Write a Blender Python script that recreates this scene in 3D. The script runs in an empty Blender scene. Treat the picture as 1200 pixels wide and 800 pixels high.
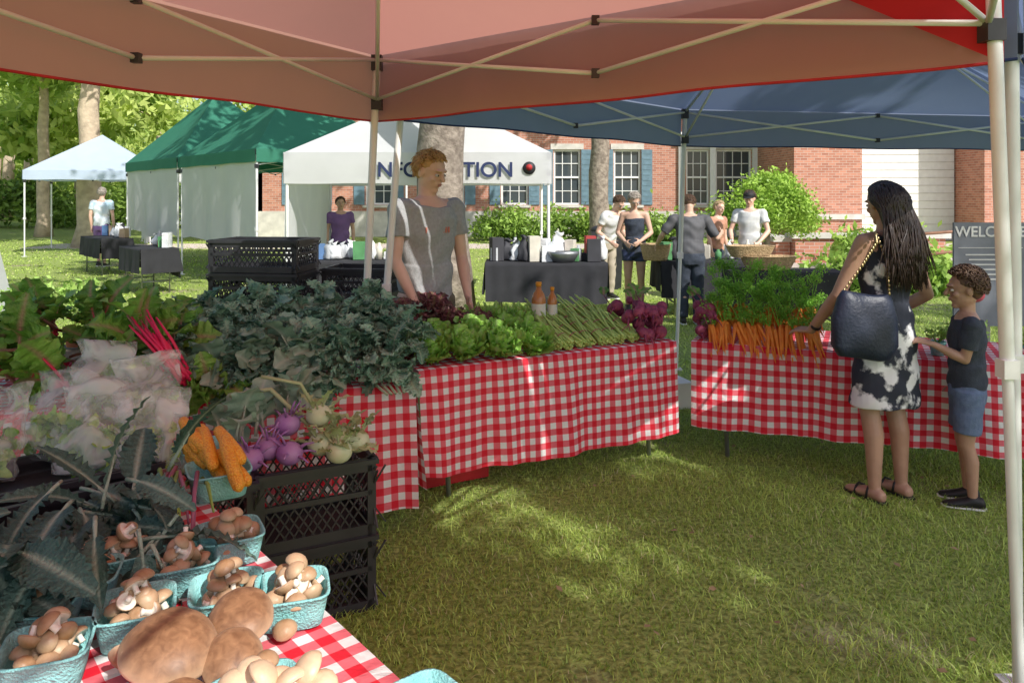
import bpy, math, random, numpy as np
from mathutils import Vector, Matrix
R=random.Random(7); rng=np.random.default_rng(7)
sc=bpy.context.scene
H=1.65
def V3(*a): return np.array(a,float)
def nrm(v):
    v=np.asarray(v,float); return v/(np.linalg.norm(v)+1e-9)
# ------------------------------------------------------------ materials
def nt(name):
    m=bpy.data.materials.new(name); m.use_nodes=True
    t=m.node_tree; b=t.nodes['Principled BSDF']; return m,t,b
def N(t,ty,**k):
    n=t.nodes.new(ty)
    for a,v in k.items(): setattr(n,a,v)
    return n
def c4(c): return (c[0],c[1],c[2],1)
def mat(name,c,c2=None,scale=6,rough=.7,bump=0,bs=None,metal=0,contrast=(.35,.65),detail=6):
    m,t,b=nt(name); b.inputs['Roughness'].default_value=rough; b.inputs['Metallic'].default_value=metal
    tc=N(t,'ShaderNodeTexCoord')
    c2=c2 or tuple(x*.75 for x in c)
    no=N(t,'ShaderNodeTexNoise'); no.inputs['Scale'].default_value=scale; no.inputs['Detail'].default_value=detail
    t.links.new(tc.outputs['Object'],no.inputs['Vector'])
    mr=N(t,'ShaderNodeMapRange'); mr.inputs[1].default_value=contrast[0]; mr.inputs[2].default_value=contrast[1]
    t.links.new(no.outputs['Fac'],mr.inputs[0])
    mx=N(t,'ShaderNodeMix',data_type='RGBA'); mx.inputs[6].default_value=c4(c2); mx.inputs[7].default_value=c4(c)
    t.links.new(mr.outputs[0],mx.inputs[0]); t.links.new(mx.outputs[2],b.inputs['Base Color'])
    if bump:
        n2=N(t,'ShaderNodeTexNoise'); n2.inputs['Scale'].default_value=bs or scale*5; n2.inputs['Detail'].default_value=5
        t.links.new(tc.outputs['Object'],n2.inputs['Vector'])
        bp=N(t,'ShaderNodeBump'); bp.inputs['Strength'].default_value=bump; bp.inputs['Distance'].default_value=.02
        t.links.new(n2.outputs['Fac'],bp.inputs['Height']); t.links.new(bp.outputs[0],b.inputs['Normal'])
    return m
def leafmat(name,dark,light,rib=None,trans=.25,rough=.5,bump=.4,bs=60,gain=1.6):
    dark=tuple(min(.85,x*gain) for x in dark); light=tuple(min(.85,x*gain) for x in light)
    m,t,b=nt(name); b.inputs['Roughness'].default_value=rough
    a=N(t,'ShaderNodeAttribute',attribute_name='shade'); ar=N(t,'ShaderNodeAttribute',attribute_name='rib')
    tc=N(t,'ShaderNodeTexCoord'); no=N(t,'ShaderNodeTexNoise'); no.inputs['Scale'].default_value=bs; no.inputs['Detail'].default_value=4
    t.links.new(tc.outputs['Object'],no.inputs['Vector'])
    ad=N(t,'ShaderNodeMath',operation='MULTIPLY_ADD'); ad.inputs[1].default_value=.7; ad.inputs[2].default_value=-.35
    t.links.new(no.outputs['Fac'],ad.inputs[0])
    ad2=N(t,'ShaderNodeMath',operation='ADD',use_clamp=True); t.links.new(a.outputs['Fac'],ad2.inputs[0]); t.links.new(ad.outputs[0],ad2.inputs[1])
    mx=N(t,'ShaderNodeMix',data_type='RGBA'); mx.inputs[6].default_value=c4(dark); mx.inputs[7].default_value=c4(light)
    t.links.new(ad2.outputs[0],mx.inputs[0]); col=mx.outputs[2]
    if rib:
        m2=N(t,'ShaderNodeMix',data_type='RGBA'); m2.inputs[7].default_value=c4(rib)
        t.links.new(col,m2.inputs[6]); t.links.new(ar.outputs['Fac'],m2.inputs[0]); col=m2.outputs[2]
    t.links.new(col,b.inputs['Base Color'])
    if bump:
        bp=N(t,'ShaderNodeBump'); bp.inputs['Strength'].default_value=bump; bp.inputs['Distance'].default_value=.01
        t.links.new(no.outputs['Fac'],bp.inputs['Height']); t.links.new(bp.outputs[0],b.inputs['Normal'])
    if trans:
        tr=N(t,'ShaderNodeBsdfTranslucent'); t.links.new(col,tr.inputs['Color'])
        ms=N(t,'ShaderNodeMixShader'); ms.inputs[0].default_value=trans
        o=t.nodes['Material Output']; t.links.new(b.outputs[0],ms.inputs[1]); t.links.new(tr.outputs[0],ms.inputs[2]); t.links.new(ms.outputs[0],o.inputs[0])
    return m
def fabric(name,c,trans=.35,rough=.8,bump=.15,tc_=None):
    m,t,b=nt(name); b.inputs['Roughness'].default_value=rough
    tc=N(t,'ShaderNodeTexCoord'); no=N(t,'ShaderNodeTexNoise'); no.inputs['Scale'].default_value=3.0; no.inputs['Detail'].default_value=5
    t.links.new(tc.outputs['Object'],no.inputs['Vector'])
    mx=N(t,'ShaderNodeMix',data_type='RGBA'); mx.inputs[6].default_value=c4(tuple(x*.8 for x in c)); mx.inputs[7].default_value=c4(c)
    t.links.new(no.outputs['Fac'],mx.inputs[0]); t.links.new(mx.outputs[2],b.inputs['Base Color'])
    bp=N(t,'ShaderNodeBump'); bp.inputs['Strength'].default_value=bump; bp.inputs['Distance'].default_value=.05
    t.links.new(no.outputs['Fac'],bp.inputs['Height']); t.links.new(bp.outputs[0],b.inputs['Normal'])
    tr=N(t,'ShaderNodeBsdfTranslucent'); tr.inputs['Color'].default_value=c4(tc_ or c)
    ms=N(t,'ShaderNodeMixShader'); ms.inputs[0].default_value=trans
    o=t.nodes['Material Output']; t.links.new(b.outputs[0],ms.inputs[1]); t.links.new(tr.outputs[0],ms.inputs[2]); t.links.new(ms.outputs[0],o.inputs[0])
    return m
def gingham():
    m,t,b=nt('gingham'); b.inputs['Roughness'].default_value=.75
    uv=N(t,'ShaderNodeUVMap',uv_map='UVMap'); sp=N(t,'ShaderNodeSeparateXYZ'); t.links.new(uv.outputs[0],sp.inputs[0])
    outs=[]
    for i in range(2):
        a=N(t,'ShaderNodeMath',operation='MULTIPLY'); a.inputs[1].default_value=1/.066; t.links.new(sp.outputs[i],a.inputs[0])
        f=N(t,'ShaderNodeMath',operation='FRACT'); t.links.new(a.outputs[0],f.inputs[0])
        g=N(t,'ShaderNodeMath',operation='GREATER_THAN'); g.inputs[1].default_value=.5; t.links.new(f.outputs[0],g.inputs[0]); outs.append(g)
    s=N(t,'ShaderNodeMath',operation='ADD'); t.links.new(outs[0].outputs[0],s.inputs[0]); t.links.new(outs[1].outputs[0],s.inputs[1])
    h=N(t,'ShaderNodeMath',operation='MULTIPLY'); h.inputs[1].default_value=.5; t.links.new(s.outputs[0],h.inputs[0])
    r=N(t,'ShaderNodeValToRGB'); r.color_ramp.interpolation='CONSTANT'
    e=r.color_ramp.elements; e[0].position=0; e[0].color=(.92,.91,.90,1); e[1].position=.3; e[1].color=(.88,.17,.21,1)
    x=e.new(.8); x.color=(.80,.012,.035,1)
    t.links.new(h.outputs[0],r.inputs[0]); t.links.new(r.outputs[0],b.inputs['Base Color'])
    tc=N(t,'ShaderNodeTexCoord'); no=N(t,'ShaderNodeTexNoise'); no.inputs['Scale'].default_value=9; no.inputs['Detail'].default_value=4; no.inputs['Distortion'].default_value=.6; t.links.new(tc.outputs['Object'],no.inputs['Vector'])
    bp=N(t,'ShaderNodeBump'); bp.inputs['Strength'].default_value=.5; bp.inputs['Distance'].default_value=.03; t.links.new(no.outputs[0],bp.inputs['Height']); t.links.new(bp.outputs[0],b.inputs['Normal'])
    tr=N(t,'ShaderNodeBsdfTranslucent'); t.links.new(r.outputs[0],tr.inputs['Color'])
    ms=N(t,'ShaderNodeMixShader'); ms.inputs[0].default_value=.15
    o=t.nodes['Material Output']; t.links.new(b.outputs[0],ms.inputs[1]); t.links.new(tr.outputs[0],ms.inputs[2]); t.links.new(ms.outputs[0],o.inputs[0])
    return m
def brick(name='brick'):
    m,t,b=nt(name); b.inputs['Roughness'].default_value=.9
    tc=N(t,'ShaderNodeTexCoord'); sp=N(t,'ShaderNodeSeparateXYZ'); t.links.new(tc.outputs['Object'],sp.inputs[0])
    ad=N(t,'ShaderNodeMath',operation='ADD'); t.links.new(sp.outputs[0],ad.inputs[0]); t.links.new(sp.outputs[1],ad.inputs[1])
    cb=N(t,'ShaderNodeCombineXYZ'); t.links.new(ad.outputs[0],cb.inputs[0]); t.links.new(sp.outputs[2],cb.inputs[1])
    bt=N(t,'ShaderNodeTexBrick'); bt.inputs['Scale'].default_value=1; bt.inputs['Brick Width'].default_value=.24; bt.inputs['Row Height'].default_value=.085
    bt.inputs['Mortar Size'].default_value=.007; bt.inputs['Color1'].default_value=(.56,.25,.17,1); bt.inputs['Color2'].default_value=(.38,.15,.10,1); bt.inputs['Mortar'].default_value=(.5,.42,.37,1)
    t.links.new(cb.outputs[0],bt.inputs['Vector'])
    t.links.new(bt.outputs['Color'],b.inputs['Base Color'])
    return m
# ------------------------------------------------------------ mesh builder
class MB:
    def __init__(s): s.V=[];s.F=[];s.n=0;s.S=[];s.Rb=[];s.UV=[]
    def add(s,v,f,m=0,sh=.5,rib=0.,sm=True,uv=None):
        v=np.asarray(v,float).reshape(-1,3); k=len(v)
        s.V.append(v); s.S.append(np.broadcast_to(np.asarray(sh,float),(k,))); s.Rb.append(np.broadcast_to(np.asarray(rib,float),(k,)))
        s.UV.append(uv if uv is not None else v[:,:2])
        if isinstance(f,np.ndarray): fl=[f]
        else:
            d={}
            for q in f: d.setdefault(len(q),[]).append(q)
            fl=[np.array(x) for x in d.values()]
        for q in fl: s.F.append((q+s.n,m,sm))
        s.n+=k
    def box(s,c,sz,m=0,rot=None,sh=.5,taper=1):
        x,y,z=[a/2 for a in sz]; tp=taper
        v=V3(-x,-y,-z, x,-y,-z, x,y,-z, -x,y,-z, -x*tp,-y*tp,z, x*tp,-y*tp,z, x*tp,y*tp,z, -x*tp,y*tp,z).reshape(-1,3)
        if rot is not None: v=v@np.asarray(rot).T
        s.add(v+np.asarray(c,float),np.array([[0,3,2,1],[4,5,6,7],[0,1,5,4],[1,2,6,5],[2,3,7,6],[3,0,4,7]]),m,sh,sm=False)
    def loft(s,rings,n=16,m=0,sh=.5,caps=True,rib=0.,p=1.0):
        a=np.linspace(0,2*np.pi,n,endpoint=False); ca,sa=np.cos(a),np.sin(a)
        if p!=1: ca=np.sign(ca)*abs(ca)**p; sa=np.sign(sa)*abs(sa)**p
        vs=[]
        for c,U,W,ru,rv in rings: vs.append(np.asarray(c)+np.outer(ca*ru,U)+np.outer(sa*rv,W))
        k=len(rings); v=np.concatenate(vs); i=np.arange(n); j=(i+1)%n; f=[]
        for q in range(k-1): f.append(np.stack([q*n+i,q*n+j,(q+1)*n+j,(q+1)*n+i],1))
        f=[list(x) for x in np.concatenate(f)]
        if caps:
            f.append(list(range(n))[::-1]); f.append([(k-1)*n+q for q in range(n)])
        s.add(v,f,m,sh,rib)
    def tube(s,pts,rad,n=6,m=0,sh=.5,caps=True,rib=0.):
        pts=[np.asarray(p,float) for p in pts]; k=len(pts)
        if np.isscalar(rad): rad=[rad]*k
        rings=[]; ref=None
        for i in range(k):
            d=nrm(pts[min(i+1,k-1)]-pts[max(i-1,0)])
            if ref is None:
                ref=np.cross(d,V3(0,0,1)); 
                if np.linalg.norm(ref)<.1: ref=np.cross(d,V3(0,1,0))
            U=nrm(ref-d*np.dot(ref,d)); W=np.cross(d,U); ref=U
            rings.append((pts[i],U,W,rad[i],rad[i]))
        s.loft(rings,n,m,sh,caps,rib)
    def cap(s,a,b,ra,rb,n=14,m=0,fl=1.,side=None):
        a=np.asarray(a,float); b=np.asarray(b,float); d=nrm(b-a)
        r=V3(1,0,0) if side is None else np.asarray(side,float)
        if abs(np.dot(r,d))>.9: r=V3(0,1,0)
        U=nrm(r-d*np.dot(r,d)); W=np.cross(d,U); rg=[]
        for t in (.12,.5,.9,1.3): rg.append((a-d*ra*math.cos(t),U,W,ra*math.sin(t),ra*math.sin(t)*fl))
        rg.append((a,U,W,ra,ra*fl)); rg.append((b,U,W,rb,rb*fl))
        for t in (1.3,.9,.5,.12): rg.append((b+d*rb*math.cos(t),U,W,rb*math.sin(t),rb*math.sin(t)*fl))
        s.loft(rg,n,m)
    def ell(s,c,r,n=14,m=0,rot=None,sh=.5,k=8,rib=0.):
        I=np.eye(3) if rot is None else np.asarray(rot)
        rg=[]
        for i in range(k+1):
            t=math.pi*(i+.12)/(k+.24); rg.append((np.asarray(c)+I[:,2]*(-r[2]*math.cos(t)),I[:,0],I[:,1],r[0]*math.sin(t),r[1]*math.sin(t)))
        s.loft(rg,n,m,sh,rib=rib)
    def obj(s,name,mats,parent=None):
        V=np.concatenate(s.V); me=bpy.data.meshes.new(name)
        me.vertices.add(len(V)); me.vertices.foreach_set('co',V.ravel())
        L=[];st=[];mi=[];sm=[];p=0
        for f,m,q in s.F:
            n,k=f.shape; L.append(f.ravel()); st.append(p+np.arange(n)*k); p+=n*k; mi.append(np.full(n,m)); sm.append(np.full(n,q))
        L=np.concatenate(L); st=np.concatenate(st); mi=np.concatenate(mi); sm=np.concatenate(sm)
        me.loops.add(len(L)); me.loops.foreach_set('vertex_index',L.astype(np.int32))
        me.polygons.add(len(st)); me.polygons.foreach_set('loop_start',st.astype(np.int32))
        me.polygons.foreach_set('material_index',mi.astype(np.int32)); me.polygons.foreach_set('use_smooth',sm)
        for m in mats: me.materials.append(m)
        me.update(calc_edges=True)
        a=me.attributes.new('shade','FLOAT','POINT'); a.data.foreach_set('value',np.concatenate(s.S).astype(np.float32))
        a=me.attributes.new('rib','FLOAT','POINT'); a.data.foreach_set('value',np.concatenate(s.Rb).astype(np.float32))
        uv=me.uv_layers.new(name='UVMap'); U=np.concatenate(s.UV)[L]; uv.data.foreach_set('uv',U.astype(np.float32).ravel())
        o=bpy.data.objects.new(name,me); sc.collection.objects.link(o)
        if parent: o.parent=parent
        return o
def empty(name,loc=(0,0,0)):
    e=bpy.data.objects.new(name,None); e.location=loc; e.empty_display_size=.1; sc.collection.objects.link(e); return e
def rotz(a): c,s=math.cos(a),math.sin(a); return np.array([[c,-s,0],[s,c,0],[0,0,1.]])
def rotx(a): c,s=math.cos(a),math.sin(a); return np.array([[1,0,0],[0,c,-s],[0,s,c]])
def roty(a): c,s=math.cos(a),math.sin(a); return np.array([[c,0,s],[0,1,0],[-s,0,c]])
def frame(d,up):
    Y=nrm(d); Z=np.asarray(up,float); Z=nrm(Z-Y*np.dot(Z,Y)); X=np.cross(Y,Z); return np.stack([X,Y,Z],1)
# ------------------------------------------------------------ common mats
METAL=mat('white_steel',(.86,.86,.86),(.78,.78,.78),rough=.35,metal=0)
GREYM=mat('grey_steel',(.35,.36,.38),rough=.4,metal=.7)
GING=gingham()
BLACKP=mat('black_plastic',(.025,.025,.03),(.04,.04,.045),rough=.4)
TEAL=mat('teal_pulp',(.24,.60,.61),(.34,.72,.72),scale=30,rough=.95,bump=.6,bs=180)
BARK=mat('bark',(.36,.30,.25),(.17,.135,.11),scale=9,rough=.95,bump=1,bs=22)
BARK2=mat('bark_tan',(.60,.48,.35),(.42,.33,.24),scale=5,rough=.95,bump=1,bs=14)
WHITEF=fabric('white_canvas',(.86,.86,.88),.38)
# ------------------------------------------------------------ ground
def ground():
    m,t,b=nt('grass_ground'); b.inputs['Roughness'].default_value=.95
    tc=N(t,'ShaderNodeTexCoord')
    def no(s,d=6):
        n=N(t,'ShaderNodeTexNoise'); n.inputs['Scale'].default_value=s; n.inputs['Detail'].default_value=d; t.links.new(tc.outputs['Object'],n.inputs['Vector']); return n
    a=no(40,8); r=N(t,'ShaderNodeValToRGB'); e=r.color_ramp.elements
    e[0].position=.3; e[0].color=(.10,.15,.02,1); e[1].position=.7; e[1].color=(.46,.56,.15,1)
    t.links.new(a.outputs[0],r.inputs[0])
    b2=no(1.1,6); r2=N(t,'ShaderNodeValToRGB'); e=r2.color_ramp.elements
    e[0].position=.58; e[0].color=(0,0,0,1); e[1].position=.72; e[1].color=(1,1,1,1); t.links.new(b2.outputs[0],r2.inputs[0])
    mx=N(t,'ShaderNodeMix',data_type='RGBA'); mx.inputs[7].default_value=(.34,.30,.18,1)
    t.links.new(r2.outputs[0],mx.inputs[0]); t.links.new(r.outputs[0],mx.inputs[6]); t.links.new(mx.outputs[2],b.inputs['Base Color'])
    bp=N(t,'ShaderNodeBump'); bp.inputs['Distance'].default_value=.02; t.links.new(a.outputs[0],bp.inputs['Height']); t.links.new(bp.outputs[0],b.inputs['Normal'])
    mb=MB(); g=np.array([-300,-60,-20,-5,5,20,60,300.])
    X,Y=np.meshgrid(g,g); v=np.stack([X.ravel(),Y.ravel()+20,0*X.ravel()],1); n=len(g)
    f=[[j*n+i,j*n+i+1,(j+1)*n+i+1,(j+1)*n+i] for j in range(n-1) for i in range(n-1)]
    mb.add(v,f); mb.obj('ground',[m])
ground()
def grass(name,x0,x1,y0,y1,cnt,h,w,m):
    x=rng.uniform(x0,x1,cnt); y=rng.uniform(y0,y1,cnt)
    k=(np.abs(x/np.maximum(y,.1))<.82)&~((x>5)&(y>13.4)&(y<20.6)); x=x[k];y=y[k]; c=len(x)
    pat=np.sin(x*2.1+np.sin(y*1.7)*2)*np.sin(y*2.6+x)*.5+.5
    thin=rng.uniform(0,1,c)<(.72+.5*np.sin(x*1.3+2*np.sin(y*.9))*np.sin(y*1.9-x*.7)+.3); x=x[thin];y=y[thin];pat=pat[thin];c=len(x)
    a=rng.uniform(0,2*np.pi,c); hh=h*rng.uniform(.35,1.15,c)*(.6+.55*pat); ww=w*rng.uniform(.7,1.3,c); ln=hh*rng.uniform(.4,1.7,c); b=a+rng.normal(1.57,.6,c)
    dx,dy=np.cos(a)*ww/2,np.sin(a)*ww/2; lx,ly=np.cos(b)*ln,np.sin(b)*ln; z=np.zeros(c)
    P=[np.stack([x-dx,y-dy,z],1),np.stack([x+dx,y+dy,z],1),np.stack([x+dx*.7+lx*.35,y+dy*.7+ly*.35,hh*.6],1),np.stack([x-dx*.7+lx*.35,y-dy*.7+ly*.35,hh*.6],1),np.stack([x+lx,y+ly,hh],1)]
    v=np.stack(P,1).reshape(-1,3); i=np.arange(c)*5
    q=np.stack([i,i+1,i+2,i+3],1); tr=np.stack([i+3,i+2,i+4],1)
    sh=np.repeat(rng.uniform(0,1,c)*.8+pat*.2,5); rb=np.repeat((rng.uniform(0,1,c)<.05)*.9,5)
    mb=MB(); mb.add(v,q,0,sh,rb); mb.F.append((tr,0,True)); mb.obj(name,[m])
GRM=leafmat('grass_blades',(.12,.20,.02),(.44,.55,.13),rib=(.66,.60,.34),trans=.3,bump=0,gain=1.5)
grass('grass',-2.2,4.6,2.2,6.2,150000,.036,.0045,GRM)
grass('grass',-6,9,6.2,12,60000,.038,.012,GRM)
grass('grass',-20,14,12,28,50000,.04,.03,GRM)
PATH=mat('pink_paving',(.68,.57,.52),(.58,.49,.45),scale=3,rough=.9,bump=.3)
mb=MB(); mb.box((9.5,17,.0),(9,7,.024)); mb.box((5,24.5,.0),(40,2.2,.024)); mb.obj('paved_path',[PATH])
mb=MB(); c_=60; x=rng.uniform(-.5,3.8,c_); y=rng.uniform(2.6,5.4,c_)
for i in range(c_):
    a=R.uniform(0,6.3); s=R.uniform(.010,.022); u=V3(math.cos(a),math.sin(a),R.uniform(-.3,.3))*s; w_=V3(-math.sin(a),math.cos(a),R.uniform(-.4,.4))*s*.6; p=V3(x[i],y[i],.034)
    mb.add([p-u,p-w_,p+u,p+w_+V3(0,0,.004)],[[0,1,2,3]],0)
mb.obj('fallen_leaves',[mat('dry_leaf',(.42,.30,.16),(.28,.2,.1))])
# ------------------------------------------------------------ foliage
def cloud(mb,centers,rad,n,size,m=0,shr=(0,1),flat=.8):
    c=np.asarray(centers,float); k=rng.integers(0,len(c),n); p=c[k]+rng.normal(0,1,(n,3))*rad*np.array([1,1,flat])*.55
    u=rng.normal(0,1,(n,3)); u/=np.linalg.norm(u,axis=1)[:,None]; w=rng.normal(0,1,(n,3)); w-=u*(u*w).sum(1)[:,None]; w/=np.linalg.norm(w,axis=1)[:,None]
    s=size*rng.uniform(.5,1.2,(n,1)); 
    v=np.stack([p-u*s,p-w*s*.45,p+u*s,p+w*s*.45],1).reshape(-1,3)
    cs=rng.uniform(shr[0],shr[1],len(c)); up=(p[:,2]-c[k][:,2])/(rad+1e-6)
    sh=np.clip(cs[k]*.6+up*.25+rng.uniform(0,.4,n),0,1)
    i=np.arange(n)*4; mb.add(v,np.stack([i,i+1,i+2,i+3],1),m,np.repeat(sh,4),sm=False)
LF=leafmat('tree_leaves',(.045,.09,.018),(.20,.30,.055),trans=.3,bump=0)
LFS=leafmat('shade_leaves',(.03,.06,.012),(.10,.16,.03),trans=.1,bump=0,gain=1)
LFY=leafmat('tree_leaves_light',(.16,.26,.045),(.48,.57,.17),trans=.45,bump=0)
def tree(name,x,y,h,r,crown,cr,n,size,lm=LF,bark=BARK,nc=40,lean=(0,0),cl=.22,cs=None):
    mb=MB(); pts=[];rad=[]
    top=h
    for i in range(13):
        t=i/12; pts.append((x+lean[0]*t+.06*math.sin(i*1.9)*r*2,y+lean[1]*t,top*t)); rad.append(r*(1.35 if i==0 else 1-.55*t+.04*math.sin(i*2.3)))
    mb.tube(pts,rad,20,0)
    cz=crown
    if cs is None:
        cs=[]
        for i in range(nc):
            a=R.uniform(0,6.28); q=math.sqrt(R.random()); zz=R.uniform(-1,1)
            q=q*math.sqrt(max(.1,1-zz*zz)); cs.append((x+lean[0]+cr[0]*q*math.cos(a),y+lean[1]+cr[0]*q*math.sin(a),cz+cr[1]*zz))
    st=V3(x+lean[0],y+lean[1],top*.8)
    for c in cs[::4]:
        c=np.array(c); mid=(st+c)/2+V3(0,0,.3); mb.tube([st,mid,c],[r*.35,r*.2,r*.06],7,0)
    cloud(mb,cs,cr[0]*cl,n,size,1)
    return mb.obj(name,[bark,lm])
# unseen shade tree: leaf clusters placed so their shadows fall on chosen lawn spots
shade_spots=[(-.51,3.5),(-.37,2.8),(0,2.75),(.48,4.35),(1.2,3.6),(1.6,3.8),(1.84,3.55),(1.0,4.1),(.55,2.85),(2.0,4.5),(2.5,4.5),(2.0,3.15),(1.15,2.6),(2.9,5.0),(2.3,5.3),(2.9,3.7),(-.2,3.1),(3.3,4.4),(1.35,3.95),(2.6,2.9),(1.9,4.9)]
cs_=[]
for gx,gy in shade_spots:
    z=R.uniform(7.0,8.6); cs_.append((gx+.6886*z,gy-.8718*z,z))
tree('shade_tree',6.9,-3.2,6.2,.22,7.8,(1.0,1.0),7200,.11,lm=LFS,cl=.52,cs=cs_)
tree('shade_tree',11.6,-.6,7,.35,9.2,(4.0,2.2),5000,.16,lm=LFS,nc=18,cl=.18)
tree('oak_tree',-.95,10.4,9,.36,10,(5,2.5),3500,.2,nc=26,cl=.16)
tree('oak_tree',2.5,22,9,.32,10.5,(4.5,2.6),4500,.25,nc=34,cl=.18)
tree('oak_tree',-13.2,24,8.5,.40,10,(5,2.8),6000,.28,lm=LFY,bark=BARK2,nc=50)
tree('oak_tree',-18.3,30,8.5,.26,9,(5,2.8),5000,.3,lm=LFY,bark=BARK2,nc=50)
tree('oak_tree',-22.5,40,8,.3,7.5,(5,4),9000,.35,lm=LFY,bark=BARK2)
mb=MB(); cs=[]
for i in range(190):
    x=R.uniform(-60,-7); cs.append((x,R.uniform(50,75),R.uniform(0,9+3*math.sin(x*.35))))
cloud(mb,cs,3.0,90000,.32,0)
for i in range(9):
    x=R.uniform(-45,-18); mb.tube([(x,48,0),(x+.4,48,7)],[.3,.2],8,1)
mb.obj('distant_trees',[LFY,BARK2])
mb=MB(); cs=[(R.uniform(-38,-6),R.uniform(37,40),R.uniform(.2,2.0)) for i in range(90)]
cloud(mb,cs,1.0,22000,.2,0); mb.obj('hedge',[LF])
mb=MB(); cs=[]
for i in range(60):
    a=R.uniform(0,6.28);b=R.uniform(-.6,1.4); cs.append((5.65+.95*math.cos(a)*math.cos(b),17+.95*math.sin(a)*math.cos(b),1.3+.6*math.sin(b)))
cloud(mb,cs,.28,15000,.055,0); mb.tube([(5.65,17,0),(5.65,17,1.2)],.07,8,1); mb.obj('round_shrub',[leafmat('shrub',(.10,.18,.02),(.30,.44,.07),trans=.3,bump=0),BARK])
mb=MB(); cs=[(R.uniform(-1,6.5),R.uniform(26.5,28),R.uniform(.1,.8)) for i in range(45)]+[(R.uniform(7.5,9.6),R.uniform(16.5,17.6),R.uniform(.05,.5)) for i in range(16)]+[(R.uniform(5.5,7.5),R.uniform(12.5,14),R.uniform(.0,.3)) for i in range(12)]
cloud(mb,cs,.5,22000,.1,0); mb.obj('foundation_shrubs',[leafmat('shrub2',(.06,.12,.02),(.26,.38,.07),trans=.3,bump=0)])
# ------------------------------------------------------------ building
BR=brick(); STONE=mat('limestone',(.66,.63,.58),rough=.85,scale=3); WPAINT=mat('white_paint',(.86,.86,.85),(.8,.8,.79),rough=.5)
SHUT=mat('blue_shutter',(.16,.26,.33),rough=.5); ROOF=mat('slate_roof',(.09,.09,.1),rough=.8)
gm,t_,b_=nt('window_glass'); b_.inputs['Base Color'].default_value=(.06,.075,.085,1); b_.inputs['Roughness'].default_value=.05; GLASS=gm
def window(mb,x,y,z0,z1,w,sh=True,nx=3,nz=4,dy=.16):
    zc=(z0+z1)/2; hz=z1-z0
    mb.box((x,y+dy,zc),(w,.02,hz),2)
    for s in(-1,1): mb.box((x+s*(w/2-.035),y+dy-.05,zc),(.07,.07,hz),3)
    for z in(z0+.035,zc,z1-.035): mb.box((x,y+dy-.052,z),(w-.142,.06,.07),3)
    for i in range(1,nx): mb.box((x-w/2+w*i/nx,y+dy-.03,zc),(.03,.03,hz-.07),3)
    for i in range(1,nz): mb.box((x,y+dy-.033,z0+hz*i/nz),(w-.14,.026,.03),3)
    mb.box((x,y-.04,z0-.06),(w+.2,.14,.1),1); mb.box((x,y-.012,z1+.12),(w+.24,.06,.22),1)
    if sh:
        for s in(-1,1):
            mb.box((x+s*(w/2+.24),y-.03,zc),(.42,.04,hz),4)
            for i in range(10): mb.box((x+s*(w/2+.24),y-.055,z0+.15+(hz-.3)*i/9),(.32,.012,.05),4)
def facade(mb,y,x0,x1,z0,z1,wins,th=.3):
    z=z0
    for zl,zh,ws in wins:
        mb.box(((x0+x1)/2,y+th/2,(z+zl)/2),(x1-x0,th,zl-z),0)
        xs=x0
        for x,w in ws:
            mb.box(((xs+x-w/2)/2,y+th/2,(zl+zh)/2),(x-w/2-xs,th,zh-zl),0); xs=x+w/2
        mb.box(((xs+x1)/2,y+th/2,(zl+zh)/2),(x1-xs,th,zh-zl),0); z=zh
    mb.box(((x0+x1)/2,y+th/2,(z+z1)/2),(x1-x0,th,z1-z),0)
mb=MB(); xs=[-8,-5.2,-2.4,.1,2.15,4.5]
w1=[(x,1.05) for x in xs]; w2=[(7.25,.9),(8.65,1.4),(10.1,.9)]
facade(mb,30,-10,11,0,8.5,[(1.25,3.4,w1+w2),(5,6.9,w1+w2)])
for x,w in w1: window(mb,x,30,1.25,3.4,w); window(mb,x,30,5,6.9,w)
for x,w in w2:
    window(mb,x,30,1.25,3.4,w,False,nx=3 if w<1 else 4); window(mb,x,30,5,6.9,w,False)
for x in(6.6,7.82,9.48,10.7): mb.box((x,29.93,2.2),(.22,.12,3.2),3)
mb.box((8.65,29.9,3.9),(4.5,.3,.35),3)
mb.box((.5,29.96,.5),(21,.06,1.0-.01),1)
mb.box((10.7,28.2,4.5),(2.3,4.4,9),0); mb.box((10.7,25.96,.9),(2.44,.1,.18),1); mb.box((10.7,25.95,3.9),(2.44,.1,.3),1)
mb.box((13.9,29.2,2.3),(4.1,3,4.6),3)
for i in range(15): mb.box((13.9,27.69,.3+.28*i),(4.1,.012,.02),1)
mb.box((22,28.5,4.5),(12,5,9),0)
window(mb,19.5,26,1.2,3.4,1.1,True,dy=-.03); window(mb,11.0,26,4.7,6.5,.9,False,dy=-.03)
for (a,b,c,d,z) in((-10.4,11.5,29.6,38,8.5),(16,28.5,25.6,31.5,9)):
    mb.add([(a,c,z),(b,c,z),(b,d,z),(a,d,z),(a+2,(c+d)/2,z+3),(b-2,(c+d)/2,z+3)],[[0,1,5,4],[1,2,5],[2,3,4,5],[3,0,4]],5,sm=False)
mb.box((.5,38,4.2),(21,.3,8.4),0); mb.box((-9.9,34,4.2),(.3,8,8.4),0)
mb.obj('brick_building',[BR,STONE,GLASS,WPAINT,SHUT,ROOF])
mb=MB(); mb.box((8.6,18.6,.3),(3.6,.35,.6),0); mb.box((8.6,18.6,.66),(3.8,.5,.12),1); mb.box((6.6,20.2,.25),(.35,3,.5),0); mb.box((6.6,20.2,.56),(.5,3.1,.12),1)
mb.obj('brick_planter_wall',[BR,STONE])
mb=MB()
for z in(.55,.95): mb.tube([(7.6,15,z-.1),(9.3,15.3,z+.0),(12.5,15.2,z+.05)],.03,8)
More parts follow.
